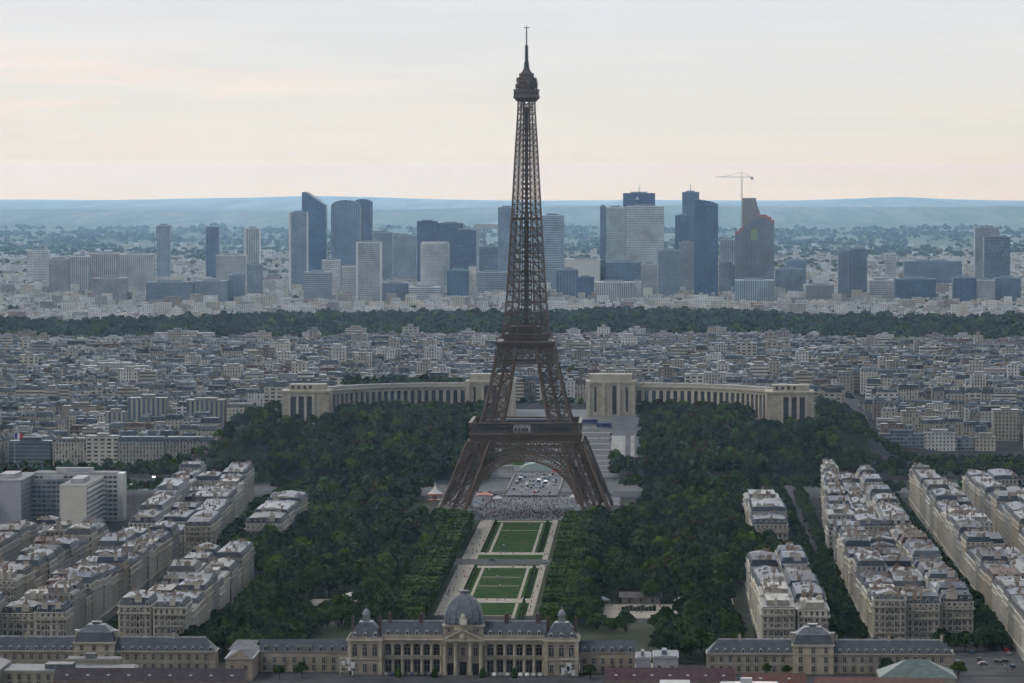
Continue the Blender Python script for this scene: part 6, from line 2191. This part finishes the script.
# quay trees, the gardens below the palace, and the trees among the houses
for y, x0, x1, st in ((158, -330, -70, 8), (168, 66, 420, 8), (180, -330, -240, 8), (185, 230, 420, 8), (306, -420, -40, 8), (312, 84, 420, 8), (322, -420, -45, 9), (328, 84, 440, 9), (340, 236, 450, 9), (352, 236, 455, 9), (365, -400, -236, 9), (380, -300, -236, 9), (352, -300, -236, 9)):
    for x in np.arange(x0, x1, st):
        rest.append((x + rtree.uniform(-2, 2), y + rtree.uniform(-3, 3), ground(x, y), rtree.uniform(1.2, 1.7) if -240 < x < 240 else rtree.uniform(0.75, 1.0), tone()))
for y in np.arange(330, 528, 8.0):
    for side in (-1, 1):
        x = 42 if side < 0 else 58 if y < 372 else 80
        while x < (222 if y < 410 else 205 if y < 470 else 170):
            px = side * x + rtree.uniform(-2, 2)
            x += rtree.uniform(8, 11)
            if -202 < px < -157 and y > 405: continue
            if 160 < px < 218 and y > 405: continue
            rest.append((px, y + rtree.uniform(-3, 3), ground(px, y), rtree.uniform(0.85, 1.35), tone()))
for y in np.arange(400, 660, 10):
    for x in np.arange(-246, -212, 9):
        if y > 400 + (x + 246) * 7: continue
        rest.append((x + rtree.uniform(-3, 3), y, ground(x, y), rtree.uniform(0.8, 1.1), tone()))
    for x in np.arange(222, 250, 9):
        rest.append((x + rtree.uniform(-3, 3), y, ground(x, y), rtree.uniform(0.8, 1.1), tone()))
    for x in np.arange(268, 282, 7):
        if y < 520: rest.append((x, y, ground(x, y), 0.75, tone()))
for y in np.arange(400, 590, 9):
    for x in np.arange(285, 400, 10):
        if y < 460: rest.append((x + rtree.uniform(-3, 3), y, ground(x, y), rtree.uniform(0.6, 0.85), tone()))
for x in np.arange(262, 430, 7.5):
    rest.append((x, 525, ground(x, 525), 0.55, tone()))
    for y in (474, 486): rest.append((x + rtree.uniform(-2, 2), y, ground(x, y), rtree.uniform(0.6, 0.75), tone()))
for x in np.arange(-165, -70, 7):
    for y in (632, 645, 660): rest.append((x, y, ground(x, y) + 14, rtree.uniform(0.9, 1.2), tone()))
for x in np.arange(-30, 38, 8): rest.append((x, 665, ground(x, 665), 0.7, tone()))
for _ in range(240):
    y = rtree.uniform(760, 2000)
    x = rtree.uniform(at(0, 300, y).x, at(1024, 300, y).x)
    rest.append((x, y, ground(x, y) + 6, rtree.uniform(0.8, 1.4), tone()))
mass("garden_woodland", "dark trees on the quays, in the gardens below the curved palace and among the houses", rest, WL)
# the great far wood
wood = []
RAW2 = [crown_arrays(400 + k, 64, 6.5, 9, 5, 6, (1.6, 3.0)) for k in range(6)]
y = 2095.0
while y < 3650:
    xl, xr = at(-20, 300, y).x, at(1044, 300, y).x
    x = xl
    while x < xr:
        if y < 3560 - max(0, abs(x - 40) - 350) * 0.75 + 120 * math.sin(x / 90):
            wood.append((x, y + rtree.uniform(-8, 8), ground(x, y) - 1, rtree.uniform(1.15, 1.75), tone()))
        x += rtree.uniform(10, 15)
    y += 15 + (y - 2095) / 50
mass("far_wood", "great dark wood stretching across the view before the skyscrapers", wood, WL, RAW2, "wood")
# tree clumps scattered in the suburb
sub = []
for _ in range(1000):
    y = 3300 + 15000 * rtree.random() ** 1.5 if _ < 550 else rtree.uniform(9500, 20000)
    x = rtree.uniform(at(-10, 300, y).x, at(1034, 300, y).x)
    for k in range(rtree.choice((1, 2, 3, 6, 12))):
        sub.append((x + rtree.gauss(0, 60), y + rtree.gauss(0, 25), ground(x, y) - 3, rtree.uniform(0.7, 1.2) * (1 + max(0, y - 5000) / 9000), tone()))
RAW3 = [crown_arrays(500 + k, 30, 7, 8, 3, 4, (2.0, 3.8)) for k in range(5)]
mass("suburb_woodland", "hazy clumps of trees among the far suburb's houses", sub, WL, RAW3)
print("trees", len(park), len(rows_), len(av), len(rest), len(wood))
# ------------------------------------------------------------------ hedges, cars, people and small things
for side in (-1, 1):
    for y0, y1, lab in ((-276, -66, "far"), (-546, -378, "middle"), (-688, -571, "near")):
        b = MB()
        r = random.Random(int(y0))
        y = y0
        while y < y1:
            h = r.uniform(1.2, 1.9)
            b.box(-0.8, 0.8, y - y0, y - y0 + 2.6, 0, h, (0.5, 0.55, 0.5))
            y += 2.8
        t = thing("hedge", f"dark low hedge along the {'left' if side < 0 else 'right'} edge of the {lab} lawn", "hedge", (side * 16.8, y0, 0.1), "hedges along the lawns")
        b.build("foliage", CL, t)
        for y in np.arange(6, y1 - y0, 12):
            s_ = MB()
            s_.lathe([(1.1, 0.2), (1.0, 1.2), (0.6, 2.2), (0.15, 3.0)], 7, 0, y, (0.55, 0.6, 0.55))
            s_.build("clipped_cone", CL, t)
for x in (-28, -12, 9, 23):
    b = MB()
    b.lathe([(0.9, 0), (1.5, 0.6), (1.5, 1.8), (1.0, 3.6), (0.2, 4.8)], 9, c=(0.55, 0.6, 0.55))
    tag(b.build("clipped_bush", CL, None, (x, -917, Zg)), f"dark cone-shaped bush before the palace front, {['far left', 'left of the door', 'right of the door', 'far right'][[-28, -12, 9, 23].index(x)]}", "bush")


def car_set(c):
    b = MB()
    b.box(-0.9, 0.9, -2.1, 2.1, 0.3, 0.85, c)
    b.frustum(-0.85, 0.85, -1.5, 1.6, 0.851, 1.45, 0.15, 0.5, c)
    body = b.mesh("body", [MAT["car_paint"]])
    g = MB()
    g.frustum(-0.87, 0.87, -1.42, 1.52, 0.9, 1.36, 0.12, 0.42, (1, 1, 1))
    glass = g.mesh("window_band", [MAT["glass"]])
    return body, glass


w_ = MB()
w_.lathe([(0.32, -0.1), (0.32, 0.1)], 8, c=(0.4, 0.4, 0.4))
wheel = w_.mesh("wheel", [MAT["dark_metal"]])
CAR_C = [("white", (0.7, 0.7, 0.7)), ("silver", (0.42, 0.43, 0.45)), ("black", (0.03, 0.03, 0.035)), ("dark blue", (0.03, 0.05, 0.12)), ("red", (0.4, 0.03, 0.03)), ("grey", (0.2, 0.2, 0.21))]
CARS = [(n, *car_set(c)) for n, c in CAR_C]
rc_ = random.Random(5)


def car(x, y, z, rz, where, group, wheels=False, kind=None):
    n, body, glass = CARS[rc_.choices(range(6), (2.2, 3, 6, 3, 0.8, 4))[0] if kind is None else kind]
    t = thing("car", f"{n} car {where}", "car", (x, y, z), f"{n} {group}")
    t.rotation_euler = (0, 0, rz)
    link("body", body, t)
    link("window_band", glass, t)
    if wheels:
        for dx in (-0.85, 0.85):
            for dy in (-1.3, 1.3):
                o = link("wheel", wheel, t, (dx, dy, 0.33))
                o.rotation_euler = (0, math.pi / 2, 0)


for k in range(26):
    car(rc_.uniform(212, 270), rc_.uniform(-872, -805), 3.08, rc_.choice((0.2, 1.7, -1.4, 3.0)), "waiting or turning at the crossroads, bottom right", "cars at the crossroads", True)
for k in range(16):
    y = rc_.uniform(380, 900) if k > 5 else rc_.uniform(540, 700)
    car(rc_.choice((254, 258, 262)), y, ground(258, y) + 1.03, 0, "on the straight avenue climbing away", "cars on the climbing avenue")
for k in range(60):
    x, y = rc_.uniform(-15, 15), rc_.uniform(170, 360)
    car(x, y, 1.24, 0, "on the bridge seen through the tower's arch", "cars on the bridge")
for k in range(26):
    s = rc_.choice((-1, 1))
    x, y = rc_.uniform(25, 60) * s, rc_.choice((158, 167, 176, 184))
    car(x, y, 0.24, math.pi / 2, "on the quay road behind the tower's feet", "cars on the quay road")
for x in list(np.arange(-34, -9, 2.9)) + list(np.arange(11, 36, 2.9)):
    car(x, -910.5, Zg, 0.0, "parked along the domed palace's front", "cars parked before the palace", True)
for x in np.arange(-104, -132, -2.8):
    car(x, -905, Zg, 0.0, "parked between the left wing and the ribbed roof", "cars parked beside the ribbed roof", True)
for k in range(4):
    y = [-341, -334, -338, -345][k]
    car([22, -9, 31, -40][k], y, 0.24, math.pi / 2, "crossing the park road between the lawns", "cars on the park road")
for k, y in enumerate(np.arange(-770, 100, 21)):
    car(167.8 + (k % 2) * 0.4, y, 0.14, 0, "parked in the dark avenue right of the narrow row", "cars in the dark avenue")


def bus(x, y, z, c, label, rz=0.0):
    t = thing("bus", label, "bus", (x, y, z))
    t.rotation_euler = (0, 0, rz)
    b = MB()
    b.box(-1.3, 1.3, -6, 6, 0.35, 3.2, c)
    b.build("body", MAT["car_paint"], t)
    for s_ in (-1, 1):
        g = MB(); g.box(s_ * 1.31 - 0.02, s_ * 1.31 + 0.02, -5.6, 5.6, 1.5, 2.7); g.build("window_band", MAT["glass"], t)
    g = MB(); g.box(-1.15, 1.15, -6.05, -6.01, 1.3, 2.8); g.build("windscreen", MAT["glass"], t)
    for dx in (-1.15, 1.15):
        for dy in (-3.6, 3.6):
            o = link("wheel", wheel, t, (dx, dy, 0.5), sc=1.5); o.rotation_euler = (0, math.pi / 2, 0)


bus(2, 262, 1.24, (0.5, 0.5, 0.52), "white coach on the bridge, the left one of two side by side")
bus(7.5, 246, 1.24, (0.62, 0.60, 0.62), "pale coach on the bridge, the right one of two side by side")
bus(-12, 282, 1.24, (0.25, 0.27, 0.33), "dark blue coach at the bridge's left kerb")
bus(47, 478, ground(47, 478) + 1, (0.03, 0.05, 0.22), "blue coach parked left of the fountain basin", math.pi / 2)
bus(36, 490, ground(36, 490) + 1, (0.03, 0.05, 0.22), "blue coach parked below the terrace wall", math.pi / 2)


# people: one continuous body grown from a skeleton
def person_mesh(name, top, legs, seed):
    g = random.Random(seed)
    st = g.uniform(0.12, 0.24)
    P = [(0, 0, 0.95), (0, 0.02, 1.2), (0, 0.02, 1.42), (0, 0, 1.52), (0, -0.02, 1.62), (0, -0.02, 1.74),
         (-0.1, 0, 0.9), (-0.11, st * 0.4, 0.5), (-0.11, st, 0.06), (0.1, 0, 0.9), (0.11, -st * 0.6, 0.5), (0.11, -st, 0.06),
         (-0.2, 0.02, 1.40), (-0.26, 0.05, 1.12), (-0.24, -0.06, 0.86), (0.2, 0.02, 1.40), (0.26, 0.0, 1.12), (0.24, 0.08, 0.86)]
    E = [(0, 1), (1, 2), (2, 3), (3, 4), (4, 5), (0, 6), (6, 7), (7, 8), (0, 9), (9, 10), (10, 11), (2, 12), (12, 13), (13, 14), (2, 15), (15, 16), (16, 17)]
    R = [.15, .14, .16, .06, .11, .09, .09, .065, .05, .09, .065, .05, .065, .05, .04, .065, .05, .04]
    me = bpy.data.meshes.new(name)
    me.from_pydata(P, E, [])
    o = bpy.data.objects.new("person", me)
    col.objects.link(o)
    m = o.modifiers.new("skin", "SKIN")
    for i, v in enumerate(me.skin_vertices[0].data):
        v.radius = (R[i] * 1.15, R[i])
    me.skin_vertices[0].data[0].use_root = True
    dg = bpy.context.evaluated_depsgraph_get()
    out = bpy.data.meshes.new_from_object(o.evaluated_get(dg))
    bpy.data.objects.remove(o)
    out.materials.clear()
    out.materials.append(MAT["cloth"])
    a = out.attributes.new("tint", "FLOAT_COLOR", "FACE")
    for i, p in enumerate(out.polygons):
        z, x = p.center.z, abs(p.center.x)
        c = (0.45, 0.28, 0.2) if 1.52 < z < 1.68 else (0.06, 0.04, 0.03) if z >= 1.68 else legs if z < 0.95 and x < 0.19 else (0.45, 0.28, 0.2) if z < 0.92 else top
        a.data[i].color = (*c, 1)
    return out


CLOTH = [("white", (0.7, 0.7, 0.68), (0.05, 0.06, 0.1)), ("red", (0.5, 0.04, 0.04), (0.05, 0.05, 0.06)), ("black", (0.03, 0.03, 0.03), (0.04, 0.04, 0.05)), ("blue", (0.06, 0.12, 0.35), (0.25, 0.22, 0.17)), ("grey", (0.25, 0.25, 0.26), (0.03, 0.03, 0.04))]
FOLK = [(n, person_mesh("person", a, b_, i)) for i, (n, a, b_) in enumerate(CLOTH)]
rp = random.Random(11)
spots = []
for k in range(46): spots.append((rp.uniform(-27, -19), rp.uniform(-680, -60), 0.12, "on the wide gravel alley left of the lawns"))
for k in range(22): spots.append((rp.uniform(20, 22.5), rp.uniform(-660, -60), 0.12, "on the narrow gravel alley right of the lawns"))
for k in range(26): spots.append((rp.uniform(-17, 18), rp.choice((-286, -371, -558)) + rp.uniform(-4, 4), 0.17, "on a gravel path crossing between the lawns"))
for k in range(16): spots.append((rp.uniform(-11, 12), rp.choice((rp.uniform(-270, -80), rp.uniform(-540, -385))), 0.12, "standing or strolling on the lawns"))
for k in range(14): spots.append((rp.uniform(60, 95), rp.uniform(-680, -580), 0.16, "in the sandy clearing right of the lawns"))
for k in range(10): spots.append((rp.uniform(-93, -70), rp.uniform(-680, -560), 0.16, "in the sandy clearing left of the lawns"))
for k in range(16): spots.append((rp.uniform(205, 275), rp.uniform(-895, -860), 3.1, "crossing the road at the bottom right"))
for x, y, z, w in spots:
    n, me = FOLK[rp.randrange(5)]
    o = link("person", me, None, (x, y, z), rp.uniform(0, 6.28))
    tag(o, f"person in a {n} top {w}", "person", f"people in {n} {w}")
for k in range(34):
    x = rp.uniform(-20, 50); y = rp.uniform(400, 515)
    n, me = FOLK[rp.randrange(5)]
    o = link("person", me, None, (x, y, ground(0, y) + 0.75), rp.uniform(0, 6.28))
    tag(o, f"person in a {n} top on the sloping paving below the curved palace", "person", f"people in {n} below the palace")
for k in range(14):
    y = rp.uniform(396, 500)
    car(rp.choice((20, 23.5, 52.6)), y, ground(0, y) + 0.78, 0, "parked on the sloping paving below the curved palace", "cars below the palace")
# the crowd under the tower
Vs, Qs, Cs, n0 = [], [], [], 0
gb = np.random.default_rng(3)
for k in range(900):
    me = FOLK[k % 5][1]
    if k < 5:
        v = np.empty(len(me.vertices) * 3, dtype=np.float32); me.vertices.foreach_get("co", v)
        f = [tuple(p.vertices) for p in me.polygons if len(p.vertices) == 4]
        cc = [tuple(me.attributes["tint"].data[p.index].color)[:3] for p in me.polygons if len(p.vertices) == 4]
        FOLK[k] = (*FOLK[k], v.reshape(-1, 3).astype(float), np.array(f), np.array(cc))
    _n, _m, v, f, cc = FOLK[k % 5]
    x, y = gb.uniform(-34, 34), gb.uniform(-46, 155) if gb.random() < 0.7 else gb.normal(-5, 18)
    if abs(y) > 155: y = 0
    a = gb.uniform(0, 6.28)
    W = np.stack([v[:, 0] * math.cos(a) - v[:, 1] * math.sin(a) + x, v[:, 0] * math.sin(a) + v[:, 1] * math.cos(a) + y, v[:, 2] + 0.16], 1)
    Vs.append(W); Qs.append(f + n0); Cs.append(cc)
    n0 += len(v)
tag(link("crowd", np_mesh("crowd", np.concatenate(Vs), np.concatenate(Qs), np.concatenate(Cs), MAT["cloth"])), "crowd of tiny visitors on the paving under the tower", "crowd", kind="stuff")


def tent(x, y, z, w, d, h, c, label, name="market_tent", cat="tent"):
    t = thing(name, label, cat, (x, y, z))
    f = MB()
    for dx in (-w / 2, w / 2):
        for dy in (-d / 2, d / 2):
            f.beam((dx, dy, 0), (dx, dy, h), 0.14, (0.4, 0.4, 0.4))
    f.build("frame", MAT["paint"], t)
    r = MB()
    r.frustum(-w / 2 - 0.2, w / 2 + 0.2, -d / 2 - 0.2, d / 2 + 0.2, h, h + 1.8, w * 0.42, d * 0.42, c)
    r.build("canopy", MAT["cloth"], t)


tent(-32, 128, 0.2, 11, 6, 3.0, (0.62, 0.28, 0.24), "red and white awning stall left under the tower's arch")
tent(13, 338, 1.3, 7, 6, 3.5, (0.5, 0.04, 0.03), "bright red canopy at the far end of the bridge")
tent(21, 330, 1.3, 4, 4, 3.2, (0.5, 0.04, 0.03), "smaller red canopy right of the bright red one")
tent(-38, 60, 0.2, 14, 6, 2.8, (0.16, 0.26, 0.38), "long blue canopy by the tower's left foot")
tent(-22, 96, 0.2, 6, 5, 3.0, (0.6, 0.6, 0.6), "small white tent left under the arch")
tent(30, 110, 0.2, 5, 5, 3.0, (0.6, 0.6, 0.6), "small white tent right under the arch")
tent(26, 20, 0.2, 4, 4, 2.8, (0.55, 0.55, 0.58), "white kiosk canopy beside the right front leg")
tent(-74, -566, 0.2, 10, 6, 3.2, (0.6, 0.58, 0.54), "white marquee in the sandy clearing left of the lawns")
tent(-84, -640, 0.2, 8, 5, 3.0, (0.5, 0.47, 0.42), "beige marquee near the front of the left clearing")
# green roofed glass hall at the bridge's far end
t = thing("glass_canopy", "pale green arched canopy at the far end of the bridge", "canopy", (4, 372, 2))
b = MB()
n = 10
for k in range(n):
    a0, a1 = math.pi * k / n, math.pi * (k + 1) / n
    b.face([(-20 * math.cos(a0), -8, 1 + 6.5 * math.sin(a0)), (-20 * math.cos(a1), -8, 1 + 6.5 * math.sin(a1)), (-20 * math.cos(a1), 10, 1 + 6.5 * math.sin(a1)), (-20 * math.cos(a0), 10, 1 + 6.5 * math.sin(a0))], (0.36, 0.46, 0.43))
    b.face([(-20 * math.cos(a0), -8, 0), (-20 * math.cos(a1), -8, 0), (-20 * math.cos(a1), -8, 1 + 6.5 * math.sin(a1)), (-20 * math.cos(a0), -8, 1 + 6.5 * math.sin(a0))], (0.36, 0.46, 0.43))
b.build("roof", MAT["cloth"], t)
for lab, x0, x1, y0, y1, h in (("low stone pavilion left of the bridge's far end", -44, -22, 366, 374, 6), ("stone plinth with a statue left of the bridge's far end", -23, -19, 352, 356, 7), ("stone plinth with a statue right of the bridge's far end", 22, 26, 352, 356, 7)):
    t = thing("stone_plinth" if "plinth" in lab else "stone_pavilion", lab, "plinth" if "plinth" in lab else "building", ((x0 + x1) / 2, y0, 0.2))
    b = MB(); hw = (x1 - x0) / 2
    b.box(-hw, hw, 0, y1 - y0, 0, h, (0.36, 0.34, 0.31)); b.box(-hw - 0.4, hw + 0.4, -0.4, y1 - y0 + 0.4, h, h + 0.6, (0.42, 0.4, 0.36))
    b.build("base", MAT["stone"], t)
    if "plinth" in lab:
        s_ = MB(); s_.tube([(0, 1.2, h + 2.2), (0, 2.8, h + 2.2)], [0.8, 0.9], 7, (0.3, 0.3, 0.28)); s_.tube([(0, 1.2, h + 2.4), (0, 0.5, h + 3.8)], [0.5, 0.3], 6, (0.3, 0.3, 0.28))
        for dx in (-0.45, 0.45):
            for dy in (1.2, 2.7): s_.beam((dx, dy, h + 0.6), (dx, dy, h + 2.0), 0.3, (0.3, 0.3, 0.28))
        s_.tube([(0.9, 1.4, h + 0.6), (0.9, 1.4, h + 2.6), (0.9, 1.4, h + 3.0)], [0.35, 0.4, 0.2], 6, (0.3, 0.3, 0.28))
        s_.build("statue", MAT["stone"], t)
    else:
        for x in np.arange(-hw + 2, hw - 1, 3):
            link("window", W_MID, t, (x, -0.03, 1.2))
for s_, lab in ((-1, "left"), (1, "right")):
    t = thing("bridge_parapet", f"stone parapet along the {lab} edge of the bridge under the arch", "wall", (s_ * 18.5, 190, 0))
    b = MB(); b.box(-0.4, 0.4, 0, 175, -0.2, 2.3, (0.33, 0.32, 0.3)); b.build("wall", MAT["stone"], t)
# carousel by the tower's left leg
t = thing("carousel", "small red and white carousel beside the tower's left leg", "carousel", (-66, 118, 0.1))
b = MB(); b.lathe([(5.2, 0), (5.2, 0.5)], 14, c=(0.35, 0.1, 0.07)); b.build("platform", MAT["paint"], t)
b = MB()
for k in range(8): b.beam((4.6 * math.cos(k * .785), 4.6 * math.sin(k * .785), 0.5), (4.6 * math.cos(k * .785), 4.6 * math.sin(k * .785), 3.6), 0.2, (0.5, 0.4, 0.3))
b.lathe([(1.2, 0.5), (1.2, 3.6)], 8, c=(0.4, 0.15, 0.1))
b.build("frame", MAT["paint"], t)
b = MB(); b.lathe([(5.4, 3.6), (5.4, 4.6)], 14, c=(0.42, 0.13, 0.07)); b.build("valance", MAT["cloth"], t)
b = MB(); b.lathe([(5.4, 4.61), (3.0, 6.2), (1.0, 9.0), (0.3, 10.8), (0.1, 12)], 14, c=(0.62, 0.6, 0.58)); b.build("canopy", MAT["cloth"], t)
# kiosk with a long roof in the right clearing, and its hedge
t = thing("park_pavilion", "long low pavilion with a grey roof at the back of the right clearing", "pavilion", (78, -573, 0.1))
b = MB(); b.box(-10, 10, 0, 6, 0, 3.6, (0.34, 0.31, 0.27)); b.build("wall", MAT["stone"], t)
b = MB(); b.gable(-11.5, 11.5, -1.6, 7.5, 3.6, 6.2, (0.24, 0.22, 0.21), (0.3, 0.28, 0.25)); b.build("roof", MAT["zinc"], t)
for dx in (-6, 0, 6):
    link("window", W_MID, t, (dx, -0.03, 0.8))
for dx in (-20, 21):
    tent(78 + dx, -578, 0.15, 7, 3, 2.6, (0.55, 0.58, 0.6), f"white stall roof {'left' if dx < 0 else 'right'} of the clearing's pavilion", "park_stall")
b = MB()
for k in range(9): b.box(-9 + k * 2, -7.1 + k * 2, -1.4, 1.4, 0, 1.9 + (k % 3) * 0.4, (0.5, 0.55, 0.5))
tag(b.build("clearing_hedge", CL, None, (77, -606, 0.14)), "dark hedge island in the middle of the right clearing", "hedge")


# lamps
def lamp(x, y, z, h, label, lit=False):
    t = thing("street_lamp", label, "lamp", (x, y, z))
    b = MB(); b.tube([(0, 0, 0), (0, 0, h)], [0.16, 0.1], 6, (0.5, 0.5, 0.5)); b.beam((0, 0, h), (-1.6, 0, h + 0.4), 0.16, (0.5, 0.5, 0.5)); b.build("pole", MAT["dark_metal"], t)
    b = MB(); b.box(-2.7, -1.0, -0.6, 0.6, h + 0.3, h + 0.75, bottom=True); b.build("lamp_head", LIT if lit else MAT["paint"], t)


k = NT("lit_lamp", 0.5)
k.b.inputs["Base Color"].default_value = (0.9, 0.9, 0.85, 1)
k.b.inputs["Emission Color"].default_value = (1.0, 0.97, 0.88, 1)
k.b.inputs["Emission Strength"].default_value = 9.0
LIT = k.m
lamp(-234, -96, 0, 31, "tall street lamp with its lamp lit white beside the slabs", True)
lamp(-249, -92, 0, 26, "tall unlit street lamp right of the white slabs")
for i, y in enumerate((-20, 22, 60)):
    lamp([44, -46, 46][i], y, 0.15, 9, ["park lamp beside the tower's right front leg", "park lamp beside the tower's left front leg", "park lamp behind the tower's right front leg"][i])
# flagpole on the quay at the left edge
t = thing("flagpole", "blue, white and red flag on a pole before the quay houses, left edge", "flag", (at(14, 300, 430).x, 430, 10))
b = MB(); b.tube([(0, 0, -8), (0, 0, 17)], [0.16, 0.1], 6, (0.6, 0.6, 0.6)); b.build("pole", MAT["paint"], t)
b = MB()
for k, c in enumerate(((0.02, 0.04, 0.25), (0.7, 0.7, 0.7), (0.5, 0.03, 0.03))):
    b.face([(0.1 + k * 2, 0, 12.5), (2.1 + k * 2, 0.3, 12.4), (2.1 + k * 2, 0.3, 16.5), (0.1 + k * 2, 0, 16.6)], c)
b.build("flag", MAT["cloth"], t)
